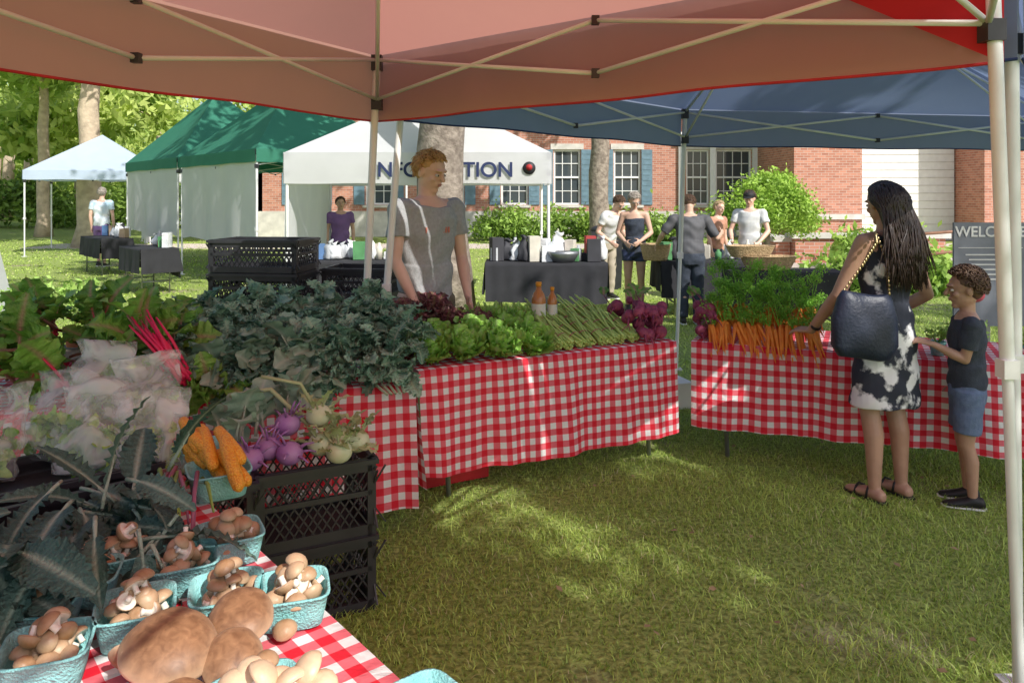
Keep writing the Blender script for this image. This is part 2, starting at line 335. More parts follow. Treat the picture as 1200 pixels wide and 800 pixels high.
for x in(7.7,9,10.3,11.6): mb.tube([(x,15.1,0),(x,15.1,.95)],.025,8)
mb.obj('ramp_handrail',[mat('rust_rail',(.36,.18,.11),rough=.6)])
# ------------------------------------------------------------ canopies
def canopy(name,P,zt,zb,zp,fab,strut=METAL,legs=None,nseg=10,sag=.10,fab2=None,special=(),trim=None,noval=()):
    P=[np.array(p,float) for p in P]; C=sum(P)/4
    mb=MB()
    for i in range(4):
        a,b=P[i],P[(i+1)%4]; v=[]; m=6; mi=3 if i in special else 0
        for q in range(m+1):
            for j in range(nseg+1):
                s=j/nseg; p=a*(1-s)+b*s; e=p*(1-q/m)+C*(q/m); z=zt+(zp-zt)*(q/m)
                z-=sag*math.sin(math.pi*s)*math.sin(math.pi*min(1,(q/m)*1.0))*.9
                v.append((e[0],e[1],z))
        n=nseg+1; f=[[q*n+j,q*n+j+1,(q+1)*n+j+1,(q+1)*n+j] for q in range(m) for j in range(nseg)]
        mb.add(v,f,mi)
        if i in noval: continue
        v=[]; out=nrm((a+b)/2-C)
        NV=nseg*3
        for q in range(4):
            for j in range(NV+1):
                s=j/NV; p=a*(1-s)+b*s+out*(.012+.006*math.sin(s*31+q)*q/3)
                v.append((p[0],p[1],zt+.004-(zt-zb)*q/3-(.005*math.sin(s*math.pi*5) if q==3 else 0)))
        n=NV+1; mb.add(v,[[q*n+j,(q+1)*n+j,(q+1)*n+j+1,q*n+j+1] for q in range(3) for j in range(NV)],mi)
        if trim: mb.tube([v[3*n+j] for j in range(n)],.006,5,4)
    r=.011
    for i in range(4):
        a,b=P[i],P[(i+1)%4]; ins=nrm(C-(a+b)/2)*.03; a=a+ins+nrm(C-a)*.02; b=b+ins+nrm(C-b)*.02; mid=(a+b)/2
        up,lo=zt-.03,zt-.27
        def p3(p,z): return (p[0],p[1],z)
        for x,y,zx,zy in((a,mid,up,lo),(a,mid,lo,up),(mid,b,up,lo),(mid,b,lo,up)):
            mb.tube([p3(x,zx),p3(y,zy)],r,8,1)
        for z in(up,lo): mb.box(p3(mid,z),(.035,.035,.04),2)
    for p in P:
        q=p+nrm(C-p)*.05
        mb.tube([(q[0],q[1],zt-.03),(C[0],C[1],zp-.06)],.012,8,1); 
        e=q*.5+C*.5; mb.tube([(q[0],q[1],zt-.27),(e[0],e[1],(zt+zp)/2-.05)],.011,8,1)
    for i,p in enumerate(P):
        q=p+nrm(C-p)*.045; bs=q if legs is None or legs[i] is None else np.array(legs[i])
        k=zt-.05
        tp=V3(q[0],q[1],k); bt=V3(bs[0],bs[1],0); md=tp*.45+bt*.55
        mb.cap(tp,md,.022,.022,12,1); mb.cap(md,bt+V3(0,0,.01),.017,.017,12,1)
        mb.box(tp,(.06,.06,.09),2); mb.box(tp-V3(0,0,.24),(.06,.06,.07),2); mb.box(md,(.05,.05,.06),1); mb.box(bt+V3(0,0,.006),(.1,.1,.012),1)
    return mb.obj(name,[fab,strut,BLACKP,fab2 or fab,trim or fab])
REDF=fabric('red_canvas_shaded',(.74,.40,.34),.56,tc_=(.72,.32,.26)); REDB=fabric('red_canvas_sunlit',(.80,.05,.07),.5,tc_=(.90,.05,.06)); REDT=mat('red_trim',(.6,.03,.04))  # same red cloth coloured twice: dull shaded underside, vivid sunlit panel
BLUEF=fabric('blue_canvas',(.30,.35,.50),.42,tc_=(.20,.26,.44))
A=(-.80,4.55);D=(1.60,2.5);E=(-2.3,1.7);F=(.1,-.35)
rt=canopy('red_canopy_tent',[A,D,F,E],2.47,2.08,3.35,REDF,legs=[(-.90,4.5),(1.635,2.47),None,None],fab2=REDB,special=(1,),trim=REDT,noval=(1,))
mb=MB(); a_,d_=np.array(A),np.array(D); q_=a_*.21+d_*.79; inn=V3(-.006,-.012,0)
mb.add([V3(q_[0],q_[1],2.465)+inn,V3(d_[0],d_[1],2.465)+inn,V3(d_[0],d_[1],2.075)+inn,V3(*(q_*.5+d_*.5),2.27)+inn],[[0,1,2,3]]); mb.obj('sunlit_red_patch',[REDB],rt)  # added red sheet, its colour imitating sun through the canopy corner
canopy('blue_canopy_tent',[(-.70,4.66),(1.6,7.2),(5.6,7.9),(1.70,2.58)],2.45,2.10,3.3,BLUEF,legs=[(-.84,4.62),(1.55,7.25),None,(1.70,2.58)],trim=mat('navy_trim',(.02,.04,.15)))
GREENF=fabric('green_canvas',(.05,.26,.17),.25,tc_=(.05,.3,.2)); LBLUE=fabric('pale_blue_canvas',(.62,.73,.9),.3)
def simpletent(name,P,zt,zb,zp,fab,walls=(),wallmat=WHITEF,wb=.08):
    P=[np.array(p,float) for p in P]; C=sum(P)/4
    o=canopy(name,P,zt,zb,zp,fab,nseg=6)
    for i in walls:
        mb=MB(); a,b=P[i],P[(i+1)%4]; v=[]; n=25
        for q in range(5):
            for j in range(n):
                s=j/(n-1); p=a*(1-s)+b*s; w=.05*math.sin(s*24+i)*(q/4); nn=nrm(p-C)
                v.append((p[0]+nn[0]*(w-.03),p[1]+nn[1]*(w-.03),zt-.05-(zt-.05-wb-.06*math.sin(s*9))*q/4))
        mb.add(v,[[q*n+j,(q+1)*n+j,(q+1)*n+j+1,q*n+j+1] for q in range(4) for j in range(n-1)]); mb.obj('side_wall',[wallmat],parent=o)
    return o
def sq(cx,cy,yaw,size):
    Rz=rotz(yaw)[:2,:2]; h=size/2; return [np.array((cx,cy))+Rz@np.array(q) for q in((-h,-h),(h,-h),(h,h),(-h,h))]
simpletent('green_canopy_tent',[(-4.3,12.9),(-2.0,14.85),(-4.55,17.8),(-6.85,15.85)],2.42,2.2,3.9,GREENF,walls=(3,),wb=.75)
simpletent('green_canopy_tent',[(-6.95,15.95),(-4.65,17.9),(-7.2,20.85),(-9.5,18.9)],2.42,2.2,4.1,GREENF,walls=(3,),wb=.75)
simpletent('white_canopy_tent',sq(-10.9,26.5,math.radians(30),3.2),2.3,2.05,3.9,WHITEF,walls=(3,))
simpletent('pale_blue_canopy_tent',sq(-12.0,22.5,math.radians(20),3.3),2.3,2.05,3.4,LBLUE)
it=simpletent('information_tent',[(-3.2,10.78),(.55,10.78),(.55,13.4),(-3.2,13.4)],2.24,1.80,3.25,WHITEF,walls=(3,))
def text(name,body,size,loc,rot,m,parent=None,ext=.002,align='CENTER'):
    cu=bpy.data.curves.new(name,'FONT'); cu.body=body; cu.size=size; cu.extrude=ext; cu.align_x=align; cu.offset=.006*size/.33
    o=bpy.data.objects.new(name,cu); sc.collection.objects.link(o); bpy.context.view_layer.update()
    me=bpy.data.meshes.new_from_object(o.evaluated_get(bpy.context.evaluated_depsgraph_get())); bpy.data.objects.remove(o)
    me.materials.clear(); me.materials.append(m); o=bpy.data.objects.new(name,me); sc.collection.objects.link(o); o.location=loc; o.rotation_euler=rot
    if parent: o.parent=parent
    return o
INK=mat('navy_ink',(.02,.035,.12),rough=.6)
text('lettering','INFORMATION',.29,(-.97,10.735,1.9),(math.pi/2,0,0),INK,it)
mb=MB(); mb.loft([((.24,10.755,2.02),V3(1,0,0),V3(0,0,1),.09,.09),((.24,10.745,2.02),V3(1,0,0),V3(0,0,1),.09,.09)],20,0); mb.loft([((.24,10.744,2.03),V3(1,0,0),V3(0,0,1),.045,.045),((.24,10.74,2.03),V3(1,0,0),V3(0,0,1),.045,.045)],12,1)
mb.obj('round_mark',[BLACKP,mat('mark_red',(.5,.03,.03))],parent=it)
# ------------------------------------------------------------ tables
def table(name,P0,d,b,L,W,z,front=.55,back=.3,ends=(0,0),seed=0,legs=True,cm=GING):
    e=empty(name,(P0[0],P0[1],0)); P0=V3(0,0,0); d=V3(d[0],d[1],0); b=V3(b[0],b[1],0); d=nrm(d);b=nrm(b)
    mb=MB(); Rm=np.stack([d,b,V3(0,0,1)],1)
    mb.box(P0+d*L/2+b*W/2+V3(0,0,z-.03),(L-.02,W-.02,.04),0,Rm); mb.obj('table_top',[mat('table_plastic',(.6,.6,.58))],parent=e)
    mb=MB()
    if legs:
        for s in(.18,L-.18):
            for t in(.08,W-.08): mb.tube([P0+d*s+b*t+V3(0,0,z-.05),P0+d*(s+.03)+b*t+V3(0,0,.0)],.014,8)
            for q in(.2,.5): mb.tube([P0+d*s+b*.08+V3(0,0,q),P0+d*s+b*(W-.08)+V3(0,0,q)],.012,8)
            mb.tube([P0+d*s+b*W/2+V3(0,0,.5),P0+d*(s+(.4 if s<1 else -.4))+b*W/2+V3(0,0,z-.05)],.010,8)
        mb.obj('legs',[GREYM],parent=e)
    rg=random.Random(seed); ph=[rg.uniform(0,6) for _ in range(6)]
    def fold(u,k): return k*(.5*math.sin(u*9+ph[0])+.35*math.sin(u*17+ph[1])+.25*math.sin(u*31+ph[2]))
    mb=MB(); nu=int(L/.025); prof=[]
    nf=14
    for i in range(nf+1): q=1-i/nf; prof.append(('f',q*front))
    for i in range(1,9): prof.append(('t',W*i/9))
    for i in range(nf+1): prof.append(('b',back*i/nf))
    v=[];uv=[]
    for k,x in prof:
        for j in range(nu+1):
            u=L*j/nu
            if k=='f':
                q=x/front; o=-.006-.022*q+(-.036*q**.7)*(fold(u,1)+.6); sd=.012*q*math.sin(u*13+ph[3]); hz=x*(1-.04*math.sin(u*1.6+ph[4])*q)
                p=P0+d*(u+sd)+b*o+V3(0,0,z+.004-hz-(.004 if x>0 else 0)); a=-x
            elif k=='t': p=P0+d*u+b*x+V3(0,0,z+.004+.002*math.sin(u*11+x*17)); a=x
            else:
                q=x/back; p=P0+d*u+b*(W+.006+.03*q*(fold(u+1,1)+.6))+V3(0,0,z+.004-x); a=W+x
            v.append(p); uv.append((u,a))
    n=nu+1; k=len(prof); f=np.array([[q*n+j,q*n+j+1,(q+1)*n+j+1,(q+1)*n+j] for q in range(k-1) for j in range(nu)])
    mb.add(v,f,0,uv=np.array(uv))
    for side in(0,1):
        if not ends[side]: continue
        hh=ends[side]; nw=int(W/.025); v=[];uv=[]
        for i in range(15):
            q=i/14
            for j in range(nw+1):
                u=W*j/nw; o=(.006+.03*q*(fold(u+side*3,1)+.6))*(1 if side else -1)
                v.append(P0+d*((L if side else 0)+o)+b*(u-(.04*q*(1-j/nw)*2 if j<nw/2 else 0))+V3(0,0,z+.004-q*hh)); uv.append((q*hh*(1 if side else -1)+(L if side else 0),u))
        n=nw+1; mb.add(v,np.array([[q*n+j,q*n+j+1,(q+1)*n+j+1,(q+1)*n+j] for q in range(14) for j in range(nw)]),0,uv=np.array(uv))
    mb.obj('gingham_cloth' if cm is GING else 'cloth',[cm],parent=e); return e
ZT=.72
tM=dict(o=V3(-.494,4.04,0),d=V3(.88,.475,0),b=V3(-.475,.88,0))
tR=dict(o=V3(1.135,4.86,0),d=V3(.909,-.413,0),b=V3(.413,.909,0))
tL=dict(o=V3(-.476,3.77,0),d=V3(-.953,-.303,0),b=V3(-.303,.953,0))
tN=dict(o=V3(.06,1.13,0),d=V3(-.64,.77,0),b=V3(-.77,-.64,0))
def tp(t,s,q,z=0): return t['o']+t['d']*s+t['b']*q+V3(0,0,ZT+.006+z)
table('display_table',tM['o'],tM['d'],tM['b'],1.74,.62,ZT,front=.55,back=.3,seed=1)
table('display_table',tR['o'],tR['d'],tR['b'],2.5,.75,ZT,front=.5,seed=2)
table('display_table',tL['o'],tL['d'],tL['b'],2.5,.72,ZT,front=.57,seed=3,ends=(.5,0))
table('display_table',tN['o'],tN['d'],tN['b'],2.36,1.0,ZT,front=.5,seed=4,ends=(.4,.4))
# ------------------------------------------------------------ crates & boxes
def crate(mb,c,yaw,L=.6,W=.4,h=.28,m=0):
    Rz=rotz(yaw); c=np.asarray(c,float)
    def bx(p,s): mb.box(c+Rz@V3(*p),s,m,Rz)
    bx((0,0,.006),(L,W,.012))
    for s in(-1,1):
        for (z,t) in((.02,.04),(h-.025,.05),(h*.55,.02)):
            bx((0,s*(W/2-.008),z),(L-.03,.018,t)); bx((s*(L/2-.008),0,z),(.018,W-.03,t))
        for q in(-1,1): bx((s*(L/2-.016),q*(W/2-.016),h/2),(.034,.034,h))
        bx((0,s*(W/2+.003),h-.012),(L+.02,.02,.018)); bx((s*(L/2+.003),0,h-.012),(.02,W-.02,.018))
        n=int(L/.035)
        for i in range(1,n):
            x=-L/2+L*i/n
            for g in(-1,1):
                Rd=Rz@roty(g*.6); mb.box(c+Rz@V3(x,s*(W/2-.006),h*.5),(.006,.006,h*.92),m,Rd)
        n=int(W/.035)
        for i in range(1,n):
            for g in(-1,1):
                Rd=Rz@rotx(g*.6); mb.box(c+Rz@V3(s*(L/2-.006),-W/2+W*i/n,h*.5),(.006,.006,h*.92),m,Rd)
def crates(name,lst):
    mb=MB()
    for c in lst: crate(mb,*c)
    return mb.obj(name,[BLACKP])
cy=math.radians(27)
crates('black_crate_stack',[((-.83,3.12,0),cy,.46,.36,.3),((-.83,3.12,.302),cy,.46,.36,.3)])
crates('black_crate',[((-1.15,2.9,.3),cy,.3,.36,.3)])
crates('black_crate_stack',[((-1.72,5.35,i*.225),-.12,.62,.4,.22) for i in range(6)])
crates('black_crate_stack',[((-1.10,5.7,i*.225),-.1,.5,.4,.22) for i in range(5)])
def pulpbox(mb,c,yaw,w=.13,h=.075,m=0):
    Rz=rotz(yaw); U=Rz[:,0]; W=Rz[:,1]; c=np.asarray(c,float); rg=[]
    for z,r in((0,.40),(.002,.42),(h*.5,.465),(h-.006,.5),(h-.004,.525),(h,.525),(h,.49),(h*.4,.45),(.012,.41),(.012,.05)):
        rg.append((c+V3(0,0,z),U,W,w*r*1.12,w*r*1.12))
    mb.loft(rg,28,m,p=.42)
CAPM=leafmat('mushroom_cap',(.70,.54,.36),(.31,.165,.075),trans=0,rough=.45,bump=.25,bs=45,rib=(.88,.83,.74),gain=1)
m,t,b=nt('portobello_cap'); b.inputs['Roughness'].default_value=.5
ar=N(t,'ShaderNodeAttribute',attribute_name='rib'); ash=N(t,'ShaderNodeAttribute',attribute_name='shade'); tc=N(t,'ShaderNodeTexCoord')
n1=N(t,'ShaderNodeTexNoise'); n1.inputs['Scale'].default_value=55; n1.inputs['Detail'].default_value=8; n1.inputs['Distortion'].default_value=.5; t.links.new(tc.outputs['Object'],n1.inputs['Vector'])
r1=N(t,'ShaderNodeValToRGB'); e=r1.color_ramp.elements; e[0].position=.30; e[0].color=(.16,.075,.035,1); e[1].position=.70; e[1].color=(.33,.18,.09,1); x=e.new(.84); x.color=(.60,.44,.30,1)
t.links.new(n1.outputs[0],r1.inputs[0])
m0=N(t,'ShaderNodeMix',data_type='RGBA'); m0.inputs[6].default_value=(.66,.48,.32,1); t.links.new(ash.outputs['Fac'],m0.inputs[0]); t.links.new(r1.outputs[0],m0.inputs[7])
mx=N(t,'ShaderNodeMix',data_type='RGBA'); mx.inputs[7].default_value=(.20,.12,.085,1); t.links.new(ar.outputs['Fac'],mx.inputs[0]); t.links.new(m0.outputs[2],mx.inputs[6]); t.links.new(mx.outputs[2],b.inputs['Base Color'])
bp=N(t,'ShaderNodeBump'); bp.inputs['Strength'].default_value=.2; bp.inputs['Distance'].default_value=.003; t.links.new(n1.outputs[0],bp.inputs['Height']); t.links.new(bp.outputs[0],b.inputs['Normal'])
PORT=m
STEMW=mat('mushroom_stem',(.82,.74,.62),(.7,.6,.47),scale=40,rough=.7)
def mushroom(mb,c,r,rot,m=0,sh=.8):
    c=np.asarray(c,float); Rr=np.asarray(rot)
    pr=[(.02,.72),(.3,.70),(.62,.56),(.86,.33),(1,.04),(.97,-.12),(.85,-.16),(.6,-.06),(.30,-.04),(.27,-.3),(.27,-.75),(.33,-.9),(.02,-.93)]
    n=16; a=np.linspace(0,2*np.pi,n,endpoint=False); wob=1+.035*np.sin(a*2+R.uniform(0,6))+.025*np.sin(a*3+R.uniform(0,6))
    v=[];s=[];rb=[]
    for i,(q,z) in enumerate(pr):
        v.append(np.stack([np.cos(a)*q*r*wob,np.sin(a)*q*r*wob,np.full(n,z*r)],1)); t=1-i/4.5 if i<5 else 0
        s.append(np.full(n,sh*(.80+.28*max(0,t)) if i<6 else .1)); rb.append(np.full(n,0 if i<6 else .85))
    v=np.concatenate(v)@Rr.T+c; k=len(pr); i=np.arange(n); j=(i+1)%n
    f=[list(x) for q in range(k-1) for x in np.stack([q*n+j,q*n+i,(q+1)*n+i,(q+1)*n+j],1)]; f.append(list(range(n))); f.append([(k-1)*n+q for q in range(n)][::-1])
    mb.add(v,f,m,np.concatenate(s),np.concatenate(rb))
def portobello(mb,c,r,rot):
    c=np.asarray(c,float); Rr=np.asarray(rot); n=72; a=np.linspace(0,2*np.pi,n,endpoint=False); ph=R.uniform(0,6)
    wob=1+.03*np.sin(a*2+ph)+.02*np.sin(a*3+2*ph)+.008*np.sin(a*9+ph)
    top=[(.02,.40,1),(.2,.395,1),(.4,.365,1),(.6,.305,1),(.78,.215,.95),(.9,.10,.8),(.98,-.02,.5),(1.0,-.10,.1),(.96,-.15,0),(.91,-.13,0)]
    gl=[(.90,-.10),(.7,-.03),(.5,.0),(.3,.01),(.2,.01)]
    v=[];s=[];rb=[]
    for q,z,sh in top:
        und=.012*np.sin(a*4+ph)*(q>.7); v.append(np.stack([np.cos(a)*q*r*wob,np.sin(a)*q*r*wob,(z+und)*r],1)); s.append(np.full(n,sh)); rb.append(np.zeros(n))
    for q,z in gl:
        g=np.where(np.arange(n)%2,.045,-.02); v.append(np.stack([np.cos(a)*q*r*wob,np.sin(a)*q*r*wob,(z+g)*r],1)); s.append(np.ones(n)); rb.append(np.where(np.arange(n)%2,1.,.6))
    v=np.concatenate(v)@Rr.T+c; k=len(top)+len(gl); i=np.arange(n); j=(i+1)%n
    f=[list(x) for q in range(k-1) for x in np.stack([q*n+j,q*n+i,(q+1)*n+i,(q+1)*n+j],1)]; f.append(list(range(n)))
    mb.add(v,f,0,np.concatenate(s),np.concatenate(rb))
    st=[Rr@V3(0,0,z)*r+c for z in(.03,-.15,-.35,-.45)]; mb.tube(st,[.21*r,.18*r,.2*r,.15*r],14,1)
def rrot(maxt=1.2): return rotz(R.uniform(0,6.28))@rotx(R.uniform(0,maxt))@rotz(R.uniform(0,6))
def mushbox(x,y,yaw,w=.135,n=11):
    mb=MB(); z=ZT+.008; pulpbox(mb,(x,y,z),yaw,w,.07,1)
    for i in range(n):
        lay=0 if i<9 else (1 if i<15 else 2); q=w*(.42,.30,.12)[lay]; a=i*2.4+R.random(); rr=q*math.sqrt((i%9+.6)/8.6)
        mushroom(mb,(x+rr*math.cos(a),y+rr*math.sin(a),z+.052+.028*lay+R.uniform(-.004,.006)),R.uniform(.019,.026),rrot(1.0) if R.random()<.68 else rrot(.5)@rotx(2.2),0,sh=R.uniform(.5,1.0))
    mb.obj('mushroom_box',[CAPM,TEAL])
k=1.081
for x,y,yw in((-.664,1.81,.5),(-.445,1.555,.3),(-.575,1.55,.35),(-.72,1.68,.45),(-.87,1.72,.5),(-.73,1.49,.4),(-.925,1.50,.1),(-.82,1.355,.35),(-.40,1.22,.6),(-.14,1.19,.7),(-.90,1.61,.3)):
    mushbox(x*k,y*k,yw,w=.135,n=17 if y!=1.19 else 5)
mb=MB()
for x,y,z,r,tl,ax in((-.595,1.335,.085,.085,.40,.5),(-.505,1.43,.085,.066,.40,.2),(-.485,1.335,.06,.058,.6,.4),(-.61,1.45,.045,.055,.3,3),(-.53,1.255,.035,.05,.5,1.2)):
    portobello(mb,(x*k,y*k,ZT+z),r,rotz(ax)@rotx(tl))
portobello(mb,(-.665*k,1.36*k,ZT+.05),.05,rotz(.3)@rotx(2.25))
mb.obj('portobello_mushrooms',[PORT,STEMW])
mb=MB()
mushroom(mb,(-.435*k,1.47*k,ZT+.03),.025,rotx(.4),0)
for i in range(7): mushroom(mb,((-.43+.022*i)*k,(1.19+.02*(i%2))*k,ZT+.10+.01*(i%3)),.033,rotz(i)@rotx(.9),0,sh=.12)
mb.obj('white_mushrooms',[CAPM])
# ------------------------------------------------------------ leaves
def leaf(mb,p,d,up,L,W,n=12,m=6,ruf=.02,fr=6,curl=.6,fold=.25,shp=(.8,.8),mi=0,sh=.5,stem=.0,ribw=.10,stemr=.006,smi=None):
    t=np.linspace(0,1,n+1)[:,None]; s=np.linspace(-1,1,m+1)[None,:]
    w=W/2*np.sin(np.pi*np.clip(t*.94+.05,0,1)**shp[0])**shp[1]
    ph=R.uniform(0,6); a=curl*t; 
    y=L*np.where(np.abs(a)>1e-3,np.sin(a)/max(abs(curl),1e-3)*np.sign(curl),t); zc=-L*(1-np.cos(a))/max(abs(curl),1e-3)*np.sign(curl)
    e=np.abs(s)**1.6
    rz=ruf*e*np.sin(t*fr*6.28+ph+s*1.3+np.sign(s)*1.1)*(w/(W/2)); rx=ruf*.6*e*np.cos(t*fr*6.28*1.3+ph*2)*(w/(W/2))
    X=w*s*math.cos(fold)+rx; Y=y+ruf*.4*e*np.sin(t*fr*5+ph)+0*s; Z=zc+np.abs(s)*w*math.sin(fold)+rz
    v=np.stack([X,Y+stem,Z],-1).reshape(-1,3); Fm=frame(d,up); v=v@Fm.T+np.asarray(p,float)
    c=m+1; f=np.array([[q*c+j,q*c+j+1,(q+1)*c+j+1,(q+1)*c+j] for q in range(n) for j in range(m)])
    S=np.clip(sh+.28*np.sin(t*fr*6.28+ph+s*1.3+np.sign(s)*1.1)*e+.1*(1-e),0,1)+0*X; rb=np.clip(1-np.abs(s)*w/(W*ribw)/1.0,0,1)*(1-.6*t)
    mb.add(v,f,mi,S.ravel(),rb.ravel())
    if stem>0:
        q=np.array([[0,-.0,0],[0,stem*.5,.0],[0,stem+L*.3*1,float(-L*(1-math.cos(curl*.3))/max(abs(curl),1e-3)*np.sign(curl))-.002]])@Fm.T+np.asarray(p,float)
        mb.tube(list(q),[stemr,stemr,stemr*.5],6,mi if smi is None else smi,.8,rib=1.)
def rv(s): return np.array([R.gauss(0,s),R.gauss(0,s),R.gauss(0,s)])
def bunch(mb,p,d,cnt,spread,L,W,**k):
    for i in range(cnt):
        dd=nrm(nrm(d)+rv(spread)); up=nrm(V3(0,0,1)+rv(.45)); kk=dict(k); sv=R.uniform(.75,1.15); kk['sh']=R.uniform(.15,.85)
        leaf(mb,np.asarray(p)+rv(.012),dd,up,L*sv,W*R.uniform(.8,1.15),**kk)
def rosette(mb,p,ax,cnt,L,W,open_=1.1,**k):
    Fm=frame(V3(.3,.2,.01),ax)
    for i in range(cnt):
        t=(i+.5)/cnt; a=i*2.4; tilt=.12+open_*t; rad=math.cos(a)*Fm[:,0]+math.sin(a)*Fm[:,1]; dd=Fm[:,2]*math.cos(tilt)+rad*math.sin(tilt)
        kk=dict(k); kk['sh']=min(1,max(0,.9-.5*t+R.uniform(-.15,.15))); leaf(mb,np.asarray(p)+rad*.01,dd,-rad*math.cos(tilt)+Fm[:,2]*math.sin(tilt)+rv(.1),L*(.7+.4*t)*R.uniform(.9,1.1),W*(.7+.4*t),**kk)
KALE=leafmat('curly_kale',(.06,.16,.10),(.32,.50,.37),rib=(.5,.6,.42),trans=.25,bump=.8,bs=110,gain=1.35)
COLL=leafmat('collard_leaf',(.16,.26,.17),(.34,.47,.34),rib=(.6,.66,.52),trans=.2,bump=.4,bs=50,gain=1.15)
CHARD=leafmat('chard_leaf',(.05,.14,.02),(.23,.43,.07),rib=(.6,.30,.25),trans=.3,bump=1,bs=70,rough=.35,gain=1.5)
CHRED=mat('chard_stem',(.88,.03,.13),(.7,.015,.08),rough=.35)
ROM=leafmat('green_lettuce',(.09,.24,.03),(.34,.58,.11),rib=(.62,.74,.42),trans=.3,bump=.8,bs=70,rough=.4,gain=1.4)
REDL=leafmat('red_lettuce',(.07,.018,.032),(.20,.075,.075),rib=(.2,.25,.08),trans=.15,bump=.8,bs=80,rough=.4,gain=1.2)
LAC=leafmat('lacinato_kale',(.022,.065,.055),(.10,.19,.15),rib=(.42,.52,.40),trans=.1,bump=1.,bs=95,gain=1.2)
GREEN=leafmat('bright_stems',(.10,.2,.03),(.28,.42,.10),trans=.15,bump=.2)
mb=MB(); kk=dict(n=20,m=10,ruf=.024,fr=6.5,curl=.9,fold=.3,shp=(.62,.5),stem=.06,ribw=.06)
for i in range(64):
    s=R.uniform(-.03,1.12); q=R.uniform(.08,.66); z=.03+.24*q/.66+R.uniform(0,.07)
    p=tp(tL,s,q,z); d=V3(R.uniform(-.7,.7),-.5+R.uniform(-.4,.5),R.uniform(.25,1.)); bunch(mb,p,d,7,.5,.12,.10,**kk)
for i in range(8):
    p=tp(tL,.03+.12*i,.05,.06); kk['curl']=.7; bunch(mb,p,V3(R.uniform(-.3,.3),-.9,.1),6,.4,.11,.10,**kk)
for i in range(5):
    p=tp(tL,.08+.03*i,.04,.03); mb.tube([p,p+V3(.03,-.07,-.02),p+V3(.05+.01*i,-.12,-.05)],.007,6,0,.9,rib=1.)
mb.obj('curly_kale',[KALE])
mb=MB()
for i in range(9):
    p=tp(tL,.42+.08*i,.08+R.uniform(-.05,.06),.04+R.uniform(0,.10)); bunch(mb,p,V3(R.uniform(-.7,.5),-.6,R.uniform(.1,.7)),4,.45,.18,.15,n=14,m=8,ruf=.016,fr=3,curl=.9,fold=.25,shp=(.75,.6),stem=.08)
for i in range(10):
    p=V3(-1.14+.03*i,3.05+.02*i,.62+R.uniform(0,.1)); bunch(mb,p,V3(R.uniform(-.7,.3),.2,1),2,.35,.17,.14,n=14,m=8,ruf=.016,fr=3,curl=1.0,fold=.25,shp=(.75,.6),stem=.10,stemr=.007)
mb.obj('collard_greens',[COLL])
mb=MB()
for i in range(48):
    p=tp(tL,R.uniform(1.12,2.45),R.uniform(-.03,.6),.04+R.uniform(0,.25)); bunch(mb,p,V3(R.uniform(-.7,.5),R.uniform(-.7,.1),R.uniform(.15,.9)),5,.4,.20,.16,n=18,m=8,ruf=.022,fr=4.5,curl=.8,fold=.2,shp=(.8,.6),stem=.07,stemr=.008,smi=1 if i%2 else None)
for i in range(7):
    p=tp(tL,.88+.07*i,.04,.04); bunch(mb,p,V3(R.uniform(-.5,.5),-.6,R.uniform(.0,.4)),3,.35,.17,.15,n=18,m=8,ruf=.022,fr=4.5,curl=.8,fold=.2,shp=(.8,.6),stem=.05)
for i in range(34):
    a=tp(tL,1.04,-.12,.12)+rv(.018); b=a+V3(-.17,.05,.19)*R.uniform(.85,1.25)+rv(.03); mb.tube([a,(a+b)/2+rv(.006),b],[.008,.007,.004],7,1)
for i in range(4):
    p=tp(tL,1.04,-.12,.12)+V3(.02,0,-.02); bunch(mb,p,V3(.5,-.3,-.5),1,.3,.15,.12,n=18,m=8,ruf=.022,fr=4.5,curl=.6,fold=.2)
mb.obj('swiss_chard',[CHARD,CHRED])
mb=MB()
for s,q,z in((.10,.13,.03),(.31,.11,.03),(.52,.10,.03),(.74,.12,.03),(.22,.29,.05),(.45,.28,.06),(.66,.28,.04)):
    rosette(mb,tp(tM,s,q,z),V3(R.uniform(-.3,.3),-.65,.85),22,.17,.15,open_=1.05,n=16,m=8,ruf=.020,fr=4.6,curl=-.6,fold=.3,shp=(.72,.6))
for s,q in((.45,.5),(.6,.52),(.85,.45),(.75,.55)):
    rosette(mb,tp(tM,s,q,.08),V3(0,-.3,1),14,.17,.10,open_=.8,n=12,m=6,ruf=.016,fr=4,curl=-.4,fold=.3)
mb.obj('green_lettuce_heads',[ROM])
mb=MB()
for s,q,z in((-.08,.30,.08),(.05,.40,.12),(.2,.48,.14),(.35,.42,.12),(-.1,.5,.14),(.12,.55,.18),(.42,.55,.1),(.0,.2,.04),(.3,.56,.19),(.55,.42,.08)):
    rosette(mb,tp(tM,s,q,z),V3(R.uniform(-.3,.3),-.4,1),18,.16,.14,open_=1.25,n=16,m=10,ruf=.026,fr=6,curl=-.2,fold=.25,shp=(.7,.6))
mb.obj('red_leaf_lettuce',[REDL])
ASP=leafmat('asparagus',(.17,.31,.05),(.46,.60,.18),rib=(.52,.55,.32),trans=.0,bump=.1,gain=1.2)
mb=MB()
